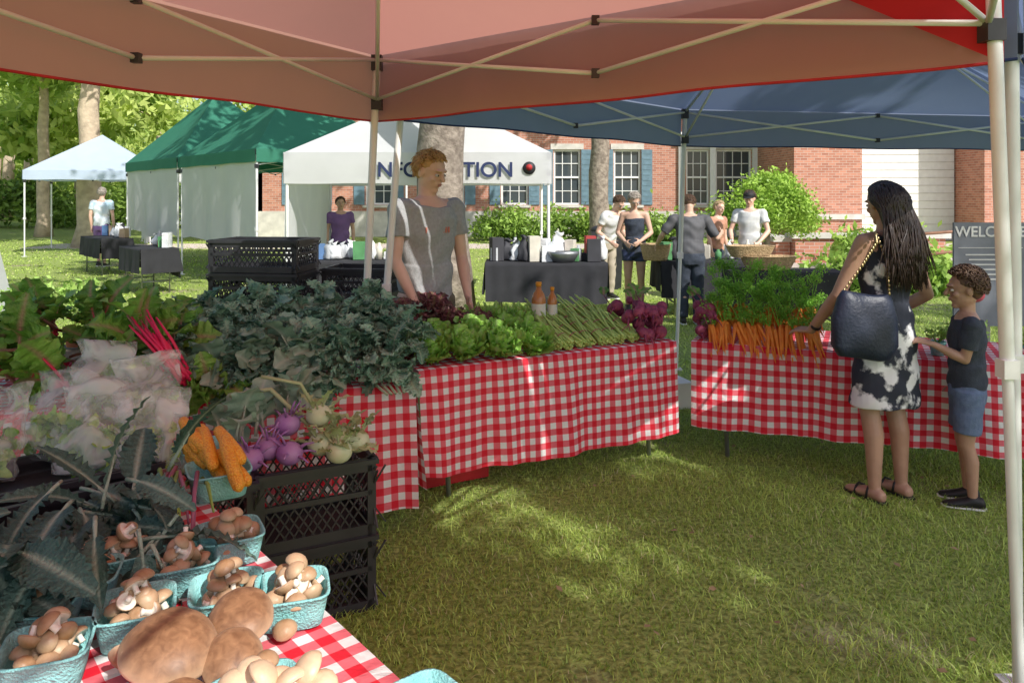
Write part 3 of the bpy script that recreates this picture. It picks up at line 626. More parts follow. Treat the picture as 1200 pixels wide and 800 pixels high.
for i in range(16):
    s=.92+.078*(i%8)+R.uniform(-.02,.02); q=.13+.22*(i//8); b0=tp(tM,s,q-.05,.03+.06*(i//8)); d=nrm(V3(-.55+R.uniform(-.15,.15),.75,.38)); Fm=frame(d,V3(0,0,1))
    for j in range(22):
        a=j*2.4; r=.037*math.sqrt(j/22)*1.0; o=Fm[:,0]*math.cos(a)*r+Fm[:,2]*math.sin(a)*r*.8; st=b0+o+d*R.uniform(-.02,.01); en=st+d*R.uniform(.24,.31)+rv(.02)
        mb.tube([st,st+(en-st)*.1,st+(en-st)*.82,st+(en-st)*.93,en],[.0075,.0075,.006,.008,.002],7,0,R.uniform(.3,.9),rib=.0)
    for g in(.07,.17): mb.loft([(b0+d*(g+e_),Fm[:,0],Fm[:,2],.046,.039) for e_ in(0,.006)],14,1,caps=False)
mb.obj('asparagus_bunches',[ASP,mat('rubber_band',(.45,.08,.15))])
BEET=mat('beet',(.42,.08,.15),(.24,.035,.09),scale=20,rough=.6,bump=.3); FEA=leafmat('carrot_tops',(.05,.15,.015),(.24,.48,.06),trans=.3,bump=0)
CAR=mat('carrot',(.95,.33,.04),(.85,.23,.03),scale=30,rough=.5,bump=.2)
mb=MB()
def root(mb,p,d,L,r,m,n=8):
    d=nrm(d); mb.tube([p-d*.004,p,p+d*L*.15,p+d*L*.5+V3(0,0,-.004),p+d*L*.85+V3(0,0,-.008),p+d*L+V3(0,0,-.012)],[r*.5,r*.9,r,r*.75,r*.38,r*.06],n,m)
for i in range(60):
    h_=R.uniform(0,1)
    if i<40: p=tp(tM,R.uniform(1.50,1.74),R.uniform(.02,.42),.035+.18*h_)
    else: p=tp(tR,R.uniform(.0,.12),R.uniform(.04,.4),.035+.18*h_)
    r=R.uniform(.032,.044); mb.ell(p,(r,r,r*.95),12,0); dd=nrm(V3(R.uniform(-.6,.6),-.8,-.4)); mb.tube([p+dd*r*.7,p+dd*(r+.03),p+dd*(r+.07)+V3(0,0,-.02)],[.012,.004,.001],6,0)
    if i%4==0:
        e=p+V3(R.uniform(-.06,.06),.12,.08); mb.tube([p,e],[.005,.003],5,0)
        leaf(mb,e,V3(R.uniform(-.6,.6),.6,.4),V3(0,0,1),.13,.07,n=8,m=4,ruf=.01,fr=2,mi=1,sh=R.uniform(.2,.8))
mb.obj('beet_bunches',[BEET,CHARD])
mb=MB()
for i in range(16):
    s=.12+.083*(i%8); q=.06+.16*(i//8); z=.10+.10*(i//8); p=tp(tR,s+R.uniform(-.015,.015),q,z)
    for j in range(13):
        root(mb,p+V3(R.uniform(-.04,.04),R.uniform(-.01,.02),R.uniform(-.04,.03)),V3(R.uniform(-.25,.25),-.5,-.75+R.uniform(-.25,.25)),R.uniform(.13,.20),R.uniform(.010,.014),0)
    cs=[p+V3(R.uniform(-.035,.035)*(1+q2*.6),.02+.022*q2,.05+.048*q2+R.uniform(-.01,.03)) for q2 in range(5)]
    for c in cs: mb.tube([p,(p+c)/2+V3(0,0,.01),c],[.004,.003,.002],5,1,.8)
    cloud(mb,cs,.040,1100,.009,1,shr=(.1,1))
mb.obj('carrot_bunches',[CAR,FEA])
PUR=mat('purple_kohlrabi',(.36,.15,.44),(.48,.28,.52),scale=15,rough=.45); GKO=mat('green_kohlrabi',(.60,.66,.38),(.70,.74,.5),scale=15,rough=.5)
mb=MB()
for x,y,z,g in((-.95,3.0,.66,0),(-.86,2.97,.65,0),(-.90,3.08,.73,0),(-1.0,2.93,.64,0),(-.76,3.05,.66,1),(-.70,3.10,.67,1),(-.63,3.12,.65,1),(-.78,3.10,.76,1),(-.68,3.02,.64,1)):
    mb.ell((x,y,z),(.052,.052,.045),16,g)
    for j in range(9):
        a=j*2.4; el_=R.uniform(-.3,1.2); b=V3(math.cos(a)*math.cos(el_),math.sin(a)*math.cos(el_),math.sin(el_)+.2); st=V3(x,y,z)+nrm(b)*.045
        if g: leaf(mb,st,b,V3(0,0,1),R.uniform(.05,.10),.045,n=8,m=4,ruf=.008,fr=3,mi=2,sh=R.uniform(.3,.9),stem=.02,stemr=.005)
        else: mb.tube([st,st+b*.03,st+b*.06+V3(0,0,-.01)],[.006,.004,.003],6,0)
mb.tube([(-.82,3.1,.72),(-.98,3.12,.86),(-1.14,3.1,.84)],.009,8,2,.9,rib=.8); mb.tube([(-.76,3.1,.72),(-.84,3.05,.90),(-.98,3.0,.94)],.007,8,2,.6,rib=.6)
mb.obj('kohlrabi',[PUR,GKO,leafmat('kohl_leaf',(.22,.32,.10),(.48,.55,.28),rib=(.5,.55,.3),trans=.15,gain=1.2)])
m,t,b=nt('orange_corn'); b.inputs['Roughness'].default_value=.4
tc=N(t,'ShaderNodeTexCoord'); vo=N(t,'ShaderNodeTexVoronoi'); vo.inputs['Scale'].default_value=170; t.links.new(tc.outputs['Object'],vo.inputs['Vector'])
rr=N(t,'ShaderNodeValToRGB'); rr.color_ramp.elements[0].color=(.97,.58,.07,1); rr.color_ramp.elements[1].color=(.78,.30,.02,1); rr.color_ramp.elements[1].position=.7
t.links.new(vo.outputs['Distance'],rr.inputs[0]); t.links.new(rr.outputs[0],b.inputs['Base Color'])
bp=N(t,'ShaderNodeBump',invert=True); bp.inputs['Strength'].default_value=.8; bp.inputs['Distance'].default_value=.004; t.links.new(vo.outputs['Distance'],bp.inputs['Height']); t.links.new(bp.outputs[0],b.inputs['Normal'])
mb=MB(); pulpbox(mb,(-.91,2.38,ZT+.008),.5,.16,.08,1); pulpbox(mb,(-1.04,2.60,ZT+.01),.5,.15,.075,1)
for i in range(13):
    p=V3(-1.11+.018*i,2.55-.012*i+R.uniform(-.03,.05),ZT+.14+R.uniform(-.03,.05)); d=nrm(V3(.62+R.uniform(-.3,.15),-.55,-.30)); L=R.uniform(.15,.2)
    mb.tube([p,p+d*.012,p+d*L*.35,p+d*L*.7,p+d*L*.93,p+d*L],[.006,.016,.021,.022,.018,.009],12,0)
mb.obj('corn_ear_box',[m,TEAL])
mb=MB()
for i in range(44):
    p=tp(tN,R.uniform(1.10,1.60),R.uniform(.18,.85),.02+R.uniform(0,.13)); d=V3(R.uniform(-.2,1.0),-.45+R.uniform(-.4,.5),R.uniform(-.15,.25))
    for j in range(2): leaf(mb,p+rv(.03),nrm(d+rv(.2)),V3(0,0,1)+rv(.35),R.uniform(.16,.25),R.uniform(.06,.10),n=20,m=8,ruf=.010,fr=9,curl=R.uniform(.3,.9),fold=R.uniform(.1,.35),shp=(.9,.6),sh=R.uniform(.05,.8),stem=.06,ribw=.05,stemr=.005)
mb.obj('lacinato_kale',[LAC])
mb=MB()
for i in range(34):
    a=tp(tN,1.62,.08,.05)+rv(.03); b=a+nrm(V3(.35+R.uniform(-.15,.15),-.9,-.02))*R.uniform(.28,.42); b[2]=ZT+.03+R.uniform(0,.03)
    mb.tube([a,(a+b)/2+V3(0,0,.03),b],[.007,.006,.003],6,1 if i%3==0 else 0,R.uniform(.2,.8))
mb.obj('spring_onions',[GREEN,mat('onion_purple',(.45,.16,.26))])
pm=bpy.data.materials.new('clear_plastic'); pm.use_nodes=True; t=pm.node_tree; b=t.nodes['Principled BSDF']
b.inputs['Base Color'].default_value=(.85,.9,.88,1); b.inputs['Roughness'].default_value=.08
tc=N(t,'ShaderNodeTexCoord'); no=N(t,'ShaderNodeTexNoise'); no.inputs['Scale'].default_value=9; no.inputs['Detail'].default_value=2; no.inputs['Distortion'].default_value=1.5
bp=N(t,'ShaderNodeBump'); bp.inputs['Strength'].default_value=.8; bp.inputs['Distance'].default_value=.04; t.links.new(tc.outputs['Object'],no.inputs['Vector']); t.links.new(no.outputs[0],bp.inputs['Height']); t.links.new(bp.outputs[0],b.inputs['Normal'])
tr=N(t,'ShaderNodeBsdfTransparent'); ms=N(t,'ShaderNodeMixShader'); mr=N(t,'ShaderNodeMapRange'); mr.inputs[1].default_value=.45; mr.inputs[2].default_value=.62; mr.inputs[3].default_value=.86; mr.inputs[4].default_value=.55
t.links.new(no.outputs[0],mr.inputs[0]); t.links.new(mr.outputs[0],ms.inputs[0])
t.links.new(b.outputs[0],ms.inputs[1]); t.links.new(tr.outputs[0],ms.inputs[2]); t.links.new(ms.outputs[0],t.nodes['Material Output'].inputs[0])
SAL=leafmat('salad',(.07,.18,.025),(.33,.50,.12),trans=.25,bump=.3)
for x,y,z,yw,tl in((-1.18,2.52,.86,.35,.45),(-1.36,2.50,.88,.1,.4),(-1.52,2.56,.90,-.2,.4),(-1.28,2.70,.92,.5,.3),(-1.66,2.42,.88,.2,.5),(-1.48,2.76,.95,-.1,.3)):
    mb=MB(); Rm=rotz(yw)@rotx(-tl); c=V3(x,y,z)
    rg=[]
    for i in range(11):
        q=i/10; hw=.11*(1+.06*math.sin(i*2.1)+.15*max(0,q-.8)); th=.07*math.sin(math.pi*min(1,q*1.15+.08))**.7 if q<.75 else .012+.04*(q-.75); rg.append((c+Rm@V3(.006*math.sin(i*1.7),0,-.13+.29*q),Rm[:,0],Rm[:,1],hw,max(th,.008)))
    mb.loft(rg,26,0); v=mb.V[0]; ph=R.uniform(0,6); mb.V[0]=v+np.stack([.004*np.sin(v[:,2]*60+ph),.006*np.sin(v[:,0]*55+v[:,2]*40+ph),.018*np.sin(v[:,0]*28+ph)*(v[:,2]>c[2])],1)
    for i in range(80):
        p=c+Rm@V3(R.uniform(-.07,.07),R.uniform(-.03,.03),R.uniform(-.10,.02)); leaf(mb,p,rv(1),rv(1),.05,.035,n=6,m=4,ruf=.005,fr=2,mi=1,sh=R.uniform(.0,1))
    mb.obj('bagged_greens',[pm,SAL])
crates('black_crate',[((-1.42,2.42,ZT+.01),.7,.5,.34,.07),((-1.2,2.02,ZT+.01),.7,.5,.4,.06)])
TERR=mat('terracotta',(.68,.3,.17),rough=.85)
def pot(name,x,y,z,r,h,m,ln=30,ls=.05,lm=GREEN,hh=.2):
    mb=MB(); X,Y=V3(1,0,0),V3(0,1,0)
    mb.loft([((x,y,z+a),X,Y,r*q,r*q) for a,q in((0,.7),(h*.8,.93),(h*.8,1.02),(h,1.04),(h,.9),(h*.85,.88),(h*.84,.02))],20,0)
    cs=[(x+R.uniform(-1,1)*r*1.2,y+R.uniform(-1,1)*r*1.2,z+h+R.uniform(.3,1)*hh) for i in range(9)]
    for c in cs: mb.tube([(x,y,z+h*.8),c],[.004,.002],5,1,.5)
    cloud(mb,cs,r*.8,ln,ls,1); mb.obj(name,[m,lm])
mb=MB(); mb.box((-2.86,4.75,.33),(.5,.4,.64),0); mb.box((-2.86,4.75,.665),(.56,.46,.03),0); mb.obj('plant_stand',[mat('wood',(.14,.11,.08))])
pot('potted_plant',-2.96,4.7,.70,.085,.12,TERR,300,.03,hh=.28); pot('potted_plant',-2.74,4.82,.70,.07,.1,TERR,300,.03,hh=.3)
for s,q in((.95,.2),(1.07,.35),(1.38,.15),(1.50,.2),(1.60,.35),(1.85,.2)):
    p=tp(tR,s,q); pot('potted_herb',p[0],p[1],p[2],.045,.08,TEAL,160,.018,hh=.08)
mb=MB(); mb.tube([(-3.55,5.1,0),(-3.5,5.1,1.4),(-3.6,5.05,2.05)],.012,8); mb.obj('shepherd_hook',[BLACKP])
mb=MB(); v=[(-3.9,5.6,0),(-3.42,5.5,0),(-3.55,5.5,.8),(-3.75,5.6,1.3)]; mb.add(v,[[0,1,2,3]]); mb.obj('white_tarp',[WHITEF])
def bottle(mb,x,y,z,h,r,m,mc):
    X,Y=V3(1,0,0),V3(0,1,0); mb.loft([((x,y,z+a*h),X,Y,r*q,r*q) for a,q in((0,.9),(.03,1),(.6,1),(.72,.8),(.82,.4),(.9,.36))],16,m); mb.loft([((x,y,z+a*h),X,Y,r*.42,r*.42) for a in(.9,1)],12,mc)
    mb.loft([((x,y,z+a*h),X,Y,r*1.02,r*1.02) for a in(.15,.5)],16,2,caps=False)
mb=MB(); crate(mb,tp(tM,1.0,.46,0),.5,.3,.22,.1,m=3)
p=tp(tM,.98,.42,.10); bottle(mb,p[0],p[1],p[2],.27,.045,0,1); bottle(mb,p[0]+.09,p[1]+.07,p[2]+.01,.22,.032,0,1)
mb.obj('juice_bottles',[mat('amber_juice',(.55,.22,.07),rough=.15),mat('orange_cap',(.85,.35,.03)),mat('paper_label',(.8,.78,.7)),BLACKP])
mb=MB(); q_=tp(tM,.32,.36); mb.box((q_[0],q_[1],.12),(.4,.3,.22),0,rotz(.5)); mb.box((q_[0],q_[1],.24),(.42,.32,.03),0,rotz(.5)); mb.obj('red_cooler',[mat('red_plastic',(.6,.02,.03),rough=.4)])
mb=MB(); mb.box((1.18,6.0,.1),(.35,.25,.2),0,rotz(.3),taper=1.1); mb.obj('white_tub',[WPAINT])
# ------------------------------------------------------------ sign
sg=empty('welcome_sign',(3.42,5.5,0)); mb=MB()
SB=mat('sign_grey',(.26,.28,.33),rough=.6); mb.box((0,0,1.08),(.52,.02,.74),0); mb.box((0,.03,.5),(.03,.03,1.0),1); mb.tube([(-.2,.0,0),(-.18,.015,1.3)],.012,8,1); mb.tube([(.2,.0,0),(.18,.015,1.3)],.012,8,1)
mb.box((0,-.0105,1.27),(.46,.004,.004),2); mb.obj('board',[SB,GREYM,WPAINT],parent=sg)
text('lettering','WELCOME',.105,(0,-.014,1.35),(math.pi/2,0,0),WPAINT,sg)
mb=MB(); mb.loft([((-.12,-.011,.93),V3(1,0,0),V3(0,0,1),.08,.05),((-.12,-.016,.93),V3(1,0,0),V3(0,0,1),.08,.05)],18,0); mb.obj('mark',[mat('mark_pink',(.65,.12,.16))],parent=sg)
mb=MB()
for i in range(6): mb.box((.02,-.012,1.22-.035*i),(.40-.05*(i%2),.003,.009),0)
mb.obj('rule_lines',[WPAINT],parent=sg)
# ------------------------------------------------------------ market furniture behind
BLK=mat('black_cloth',(.03,.03,.036),rough=.9)
def btable(x0,y0,ang,L,W,z=.75):
    d=(math.cos(ang),math.sin(ang)); b=(-math.sin(ang),math.cos(ang)); return table('cloth_covered_table',(x0,y0),d,b,L,W,z,front=z-.25,back=.4,ends=(.4,.4),seed=int(L*10),cm=BLK)
btable(-.35,10.0,0,1.6,.7); btable(-2.9,10.2,.1,1.3,.7); btable(-5.6,12.9,2.3,1.2,.6); btable(-7.8,15.8,2.3,1.6,.6); btable(2.0,10.3,0,1.4,.7)
BAG=mat('white_plastic_bag',(.84,.85,.87),(.7,.72,.75),rough=.35,bump=.8,bs=14); WICK=mat('wicker',(.66,.47,.27),(.44,.3,.16),scale=40,rough=.8,bump=1,bs=70)
def sack(mb,x,y,z,w,h,m):
    rg=[];X,Y=V3(1,0,0),V3(0,1,0)
    for q,r in((0,.7),(.08,.95),(.35,1),(.6,.9),(.78,.6),(.86,.3),(.93,.45),(1,.6)): rg.append((V3(x+R.uniform(-.01,.01),y,z+h*q),X,Y,w*r,w*r*.7))
    i0=len(mb.V); mb.loft(rg,18,m); v=mb.V[i0]; ph=R.uniform(0,6); mb.V[i0]=v+np.stack([.018*np.sin(v[:,2]*45+v[:,1]*30+ph),.015*np.sin(v[:,0]*60+ph),.02*np.sin(v[:,0]*50+ph)*(v[:,2]>z+.05)],1)
GOODS=[BAG,mat('grey_bag',(.5,.52,.55)),mat('brown_bag',(.5,.36,.24)),mat('blue_box',(.1,.2,.4)),mat('cream_box',(.75,.7,.6)),mat('red_box',(.5,.06,.06)),mat('green_box',(.1,.3,.12)),mat('dark_bag',(.05,.05,.06))]
def goods(x0,y0,z,dx,dy,n,hmax):
    for i in range(n):
        f=i/(n-1); x=x0+dx*f+R.uniform(-.04,.04); y=y0+dy*f+R.uniform(-.1,.15); k=R.random()
        if k<.3: sack(mb,x,y,z,R.uniform(.07,.12),R.uniform(.6,1)*hmax,R.choice([0,0,1,7]))
        elif k<.75: hh=R.uniform(.25,.9)*hmax; mb.box((x,y,z+hh/2),(R.uniform(.08,.2),.14,hh),R.randrange(8),rotz(R.uniform(-.5,.5)),taper=R.choice([1,1.08,.95]))
        else: hh=R.uniform(.4,.9)*hmax; mb.loft([((x,y,z+hh*a),V3(1,0,0),V3(0,1,0),.045*q,.045*q) for a,q in((0,1),(.7,1),(.85,.45),(1,.42))],12,R.randrange(8))
mb=MB(); goods(-.25,10.3,.762,1.45,0,22,.38); goods(2.1,10.6,.762,1.2,0,9,.3); goods(-2.75,10.55,.762,1.15,.1,12,.3); goods(-5.8,13.0,.762,-.6,.7,8,.3); goods(-8.0,15.9,.762,-.9,1.0,10,.3)
mb.obj('bags_and_boxes',GOODS)
def basket(name,x,y,z,rx,ry,h):
    mb=MB(); X,Y=V3(1,0,0),V3(0,1,0)
    mb.loft([((x,y,z+h*a),X,Y,rx*q,ry*q) for a,q in((0,.75),(.3,.85),(.6,.93),(.95,1),(1,1.04),(1,.94),(.5,.86),(.1,.72),(.1,.1))],24,0,p=.7)
    for i in range(6): mb.loft([((x,y,z+h*(.1+.15*i)+q),X,Y,rx*(.79+.035*i)*1.02,ry*(.79+.035*i)*1.02) for q in(-.006,.006)],24,0,p=.7,caps=False)
    mb.obj(name,[WICK])
btable(2.55,8.9,-.1,1.3,.6)
basket('wicker_basket',3.05,9.15,.76,.32,.2,.16); basket('wicker_basket',2.85,9.2,.90,.28,.18,.14); basket('wicker_basket',1.95,10.45,.76,.2,.2,.22)
mb=MB(); mb.loft([((.68,10.15,.76+a),V3(1,0,0),V3(0,1,0),r,r*.7) for a,r in((0,.14),(.1,.2),(.14,.21),(.14,.18),(.02,.12))],20); mb.obj('metal_tub',[GREYM])
mb=MB(); mb.box((-1.45,7.2,.3),(.4,.4,.6),0,taper=1.15); mb.box((-1.45,7.2,.62),(.5,.5,.04),0); mb.obj('grey_bin',[mat('grey_bin',(.2,.22,.25))])
mb=MB(); mb.box((1.65,13.6,.5),(.5,.5,1.0),0,taper=1.1); mb.ell((1.65,13.6,1.02),(.27,.27,.1),16,0); mb.obj('waste_bin',[BLACKP])
# ------------------------------------------------------------ people
def remesh(mb,name,mats,vox,parent,sm=3,disp=0):
    o=mb.obj(name,mats,parent); md=o.modifiers.new('r','REMESH'); md.mode='VOXEL'; md.voxel_size=vox
    s=o.modifiers.new('s','SMOOTH'); s.iterations=sm; s.factor=.5
    bpy.context.view_layer.update(); me=bpy.data.meshes.new_from_object(o.evaluated_get(bpy.context.evaluated_depsgraph_get()))
    o.modifiers.clear(); o.data=me; n=len(me.polygons); me.polygons.foreach_set('use_smooth',np.ones(n,bool)); me.polygons.foreach_set('material_index',np.zeros(n,np.int32))
    if disp:
        k=len(me.vertices); co=np.empty(k*3); me.vertices.foreach_get('co',co); co=co.reshape(-1,3); no=np.empty(k*3); me.vertices.foreach_get('normal',no); no=no.reshape(-1,3)
        w=np.sin(co[:,2]*38+np.sin(co[:,0]*17)*2.2+co[:,1]*14)+.7*np.sin(co[:,0]*33+co[:,2]*21+np.sin(co[:,2]*13)*2)
        co+=no*(w*disp)[:,None]; me.vertices.foreach_set('co',co.ravel())
    me.update(); return o
def hand(mb,w,d,n,th,curl=.35,k=1.):
    d=nrm(d); n=nrm(np.asarray(n)-d*np.dot(n,d)); s=np.cross(d,n)*th
    mb.loft([(w+d*a*k,s,n,ru*k,rv_*k) for a,ru,rv_ in((-.02,.026,.02),(.0,.027,.019),(.035,.036,.016),(.07,.041,.015),(.092,.038,.012),(.098,.03,.008))],14)
    for i,L in enumerate((.070,.078,.072,.056)):
        p=w+d*.085*k+s*(.031-.0205*i)*k; dd=nrm(d+s*(.14-.09*i)); a=curl*.5
        for q,r in((.45,.0095),(.31,.0085),(.24,.0075)):
            e=p+(dd*math.cos(a)-n*math.sin(a))*L*q*k; mb.cap(p,e,r*k,r*.93*k,8); p=e; a+=curl
    p=w+d*.022*k+s*.024*k; dd=nrm(d*.62+s*.75-n*.3)
    for L,r in((.042,.0125),(.03,.0105),(.024,.009)):
        e=p+dd*L*k; mb.cap(p,e,r*k,r*.9*k,8); p=e; dd=nrm(dd+d*.35-n*.15)
EYEW=mat('eye_white',(.7,.68,.65),rough=.3); IRIS=mat('iris',(.03,.03,.035),rough=.2); LIPS=mat('lips',(.5,.22,.18),rough=.5)
def person(name,loc,face,h,skin,top,bottom,shoe,hairm,hair='short',el=(None,None),wr=(None,None),local=False,lean=0,hy=0,hp=0,sleeve=.55,blen=.5,fem=False,vox=.009,hs=1.,step=.0,dress=False,cap=None,curl=.4,sandal=False,hn=None,build=1.,tank=False):
    s=h/1.75; fx,fy=nrm(V3(face[0],face[1],0))[:2]; yaw=math.atan2(-fx,fy)
    e=empty(name,(loc[0],loc[1],0)); e.rotation_euler=(0,0,yaw); e.scale=(s,s,s)
    Ri=rotz(-yaw)
    def tl(p):
        if local: return np.array(p,float)
        return Ri@(np.array(p,float)-V3(loc[0],loc[1],0))/s
    hb=V3(0,0,.95); RL=rotx(-lean)
    def up(p): return hb+RL@(np.array(p,float)-hb)
    g=build; sw=.165 if fem else .188
    hip=[V3(-.088,0,.90),V3(.088,0,.90)]; kn=[V3(-.095,.02+step,.49),V3(.095,.02-step,.49)]; an=[V3(-.10,-.02+step*1.2,.085),V3(.10,-.02-step*1.4,.085)]
    sh=[up((-sw*g,-.005,1.425)),up((sw*g,-.005,1.425))]
    E_=[];W_=[]
    for i in(0,1):
        sg=-1 if i==0 else 1
        E_.append(tl(el[i]) if el[i] is not None else sh[i]+V3(sg*.05,-.01,-.29)); W_.append(tl(wr[i]) if wr[i] is not None else E_[i]+V3(sg*.0,.06,-.25))
    if fem: T=[(.84,.15,.105),(.93,.168,.118),(1.02,.14,.10),(1.10,.122,.088),(1.20,.132,.10),(1.29,.142,.115),(1.38,.145,.095),(1.44,.12,.075),(1.48,.07,.055)]
    else: T=[(.84,.14,.10),(.93,.155,.112),(1.04,.142,.102),(1.16,.148,.104),(1.28,.168,.115),(1.37,.172,.108),(1.44,.145,.085),(1.49,.075,.06)]
    def torso(mb,inf,z0,z1,flare=0,yo=0):
        rg=[]
        for z,a,b in T:
            if z0<=z<=z1: rg.append((up((0,yo,z)),V3(1,0,0),RL@V3(0,1,0),a*g+inf,b*g+inf))
        mb.loft(rg,24)
    hc=up((0,.015,1.635)); Rh=RL@rotz(hy)@rotx(-hp)
    K=hs
    def hf(*p): return hc+Rh@(V3(*p)*K)+V3(0,0,(K-1)*.1)
    b=MB(); torso(b,0,0,2)
    b.cap(up((0,0,1.44)),hf(0,-.012,-.05),.058 if not fem else .05,.050 if not fem else .044,16)
    for i in(0,1):
        b.cap(up((-.08 if i==0 else .08,0,1.43)),sh[i],.055,.050,14); m=(sh[i]+E_[i])/2
        b.cap(sh[i],m,.050*g,.043*g); b.cap(m,E_[i],.043*g,.035); m2=E_[i]*.65+W_[i]*.35; b.cap(E_[i],m2,.036,.037*g); b.cap(m2,W_[i],.037*g,.024)
        dd=nrm(W_[i]-E_[i]); nn=(np.array(hn[i]) if hn and hn[i] is not None else V3(-1 if i==0 else 1,.1,.25)); 
        if not local and hn and hn[i] is not None: nn=Ri@nn
        d2=dd
        if hn and hn[i] is not None: d2=nrm(dd-nn*np.dot(dd,nrm(nn))*.8)
        hand(b,W_[i],d2,nn,(1 if i==0 else -1),curl)
        mt=hip[i]*.5+kn[i]*.5; b.cap(hip[i],mt,.09*g,.073*g,16); b.cap(mt,kn[i],.073*g,.054,16); mc=kn[i]*.68+an[i]*.32+V3(0,-.018,0); b.cap(kn[i],mc,.052,.053*g,14); b.cap(mc,an[i],.053*g,.034,14)
        f=an[i]; b.loft([(f+V3(0,a,z),V3(1,0,0),V3(0,0,1),r,q) for a,z,r,q in((-.065,-.05,.02,.02),(-.05,-.05,.032,.034),(.0,-.042,.036,.042),(.07,-.053,.042,.030),(.14,-.062,.046,.020),(.175,-.066,.038,.015),(.19,-.068,.02,.010))],14)
    b.ell(hf(0,-.008,.03),V3(.074,.094,.088)*K,20,0,Rh); b.ell(hf(0,.012,-.035),V3(.060,.074,.078)*K,18,0,Rh); b.ell(hf(0,.062,-.088),V3(.026,.022,.02)*K,12,0,Rh)
    b.cap(hf(0,.086,.022),hf(0,.108,-.014),.010*K,.015*K,10); b.ell(hf(0,.082,.034),V3(.05,.014,.010)*K,12,0,Rh)
    for q in(-1,1): b.ell(hf(q*.076,-.006,-.004),V3(.010,.020,.031)*K,10,0,Rh); b.ell(hf(q*.038,.062,-.02),V3(.02,.02,.018)*K,10,0,Rh)
    b.ell(hf(0,.082,-.046),V3(.026,.012,.012)*K,12,0,Rh)
    remesh(b,'body',[skin],vox,e,3)
    b=MB()
    for q in(-1,1):
        b.ell(hf(q*.031,.079,.008),V3(.0125,.011,.0085)*K,12,0,Rh); b.ell(hf(q*.030,.0885,.008),V3(.0055,.003,.0055)*K,10,1,Rh)
        b.cap(hf(q*.016,.094,.030),hf(q*.048,.078,.031),.0045*K,.003*K,8,2)
    b.ell(hf(0,.092,-.044),V3(.021,.006,.0035)*K,12,3,Rh); b.ell(hf(0,.091,-.053),V3(.018,.006,.0045)*K,12,3,Rh)
    b.obj('face_details',[EYEW,IRIS,hairm,LIPS],e)
    if dress:
        b=MB(); rg=[]
        for z,a,bb in((.52,.215,.15),(.60,.205,.145),(.72,.195,.14),(.84,.185,.135),(.93,.185,.135),(1.02,.16,.12),(1.10,.142,.108),(1.20,.148,.118),(1.30,.155,.128),(1.38,.145,.11),(1.425,.115,.09),(1.45,.10,.082)): rg.append((up((0,0,z)) if z>.95 else V3(0,0,z),V3(1,0,0),V3(0,1,0),a,bb))
        b.loft(rg,28); 
        for q in(-1,1): b.cap((q*.09,.05,1.38),(q*.10,-.04,1.44),.026,.026,10)
        remesh(b,'dress',[top],vox,e,2,.0045)
    else:
        b=MB(); torso(b,.014 if not tank else .008,.83 if not lean else .9,1.46 if not tank else 1.42)
        rg=[(V3(0,0,.84),V3(1,0,0),V3(0,1,0),T[0][1]*g+.022,T[0][2]*g+.02),(up((0,0,.96)),V3(1,0,0),RL@V3(0,1,0),T[1][1]*g+.018,T[1][2]*g+.018),(up((0,0,1.1)),V3(1,0,0),RL@V3(0,1,0),T[3][1]*g+.02,T[3][2]*g+.02)]
        b.loft(rg,24)
        if sleeve>0:
            for i in(0,1):
                en=sh[i]+(E_[i]-sh[i])*sleeve; U=V3(1,0,0); d=nrm(E_[i]-sh[i]); U=nrm(np.cross(d,V3(0,1,.05))); Wv=np.cross(d,U)
                b.cap(up((-.07 if i==0 else .07,0,1.415)),sh[i],.062,.062,14)
                b.loft([(sh[i]-d*.05,U,Wv,.03,.03),(sh[i]-d*.03,U,Wv,.055,.055),(sh[i],U,Wv,.066*g,.066*g),(sh[i]*.5+en*.5,U,Wv,.064*g,.064*g),(en,U,Wv,.064*g,.062*g)],16)
        if tank:
            for q in(-1,1): b.cap(up((q*.085,.05,1.36)),up((q*.085,-.04,1.44)),.03,.026,10)
        remesh(b,'top_garment',[top],vox,e,2,.0045)
        b=MB(); rg=[(V3(0,0,.80),V3(1,0,0),V3(0,1,0),.155*g,.115*g),(V3(0,0,.86),V3(1,0,0),V3(0,1,0),.175*g,.128*g),(V3(0,0,.95),V3(1,0,0),V3(0,1,0),.17*g,.124*g),(up((0,0,1.0)),V3(1,0,0),V3(0,1,0),.152*g,.112*g)]
        b.loft(rg,24)
        for i in(0,1):
            if blen<=1: path=[hip[i],hip[i]+(kn[i]-hip[i])*blen]; rr=[.105*g,.094*g]
            else: path=[hip[i],kn[i],an[i]+V3(0,0,.01)]; rr=[.10*g,.072*g,.062*g]
            b.tube([path[0]+V3(0,0,.03)]+path,[.08]+rr,18)
        remesh(b,'bottom_garment',[bottom],vox,e,2,.003)
    if sandal:
        b=MB()
        for f in an:
            b.loft([(f+V3(0,a,-.078),V3(1,0,0),V3(0,0,1),r,.008) for a,r in((-.075,.02),(-.05,.038),(.0,.038),(.08,.046),(.15,.05),(.19,.035),(.2,.015))],14)
            for a in(.02,.10): b.tube([f+V3(-.046,a,-.07),f+V3(-.03,a,-.02 if a<.05 else -.034),f+V3(0,a+.01,.003 if a<.05 else -.022),f+V3(.03,a,-.02 if a<.05 else -.034),f+V3(.046,a,-.07)],.007,6)
        b.obj('sandals',[shoe],e)
    else:
        b=MB()
        for f in an: b.loft([(f+V3(0,a,z),V3(1,0,0),V3(0,0,1),r,q) for a,z,r,q in((-.085,-.045,.02,.025),(-.07,-.035,.038,.045),(.0,-.025,.044,.055),(.06,-.045,.048,.042),(.13,-.055,.052,.030),(.18,-.06,.045,.024),(.205,-.064,.025,.016))],16)
        o=remesh(b,'shoes',[shoe],vox,e,2); b=MB()
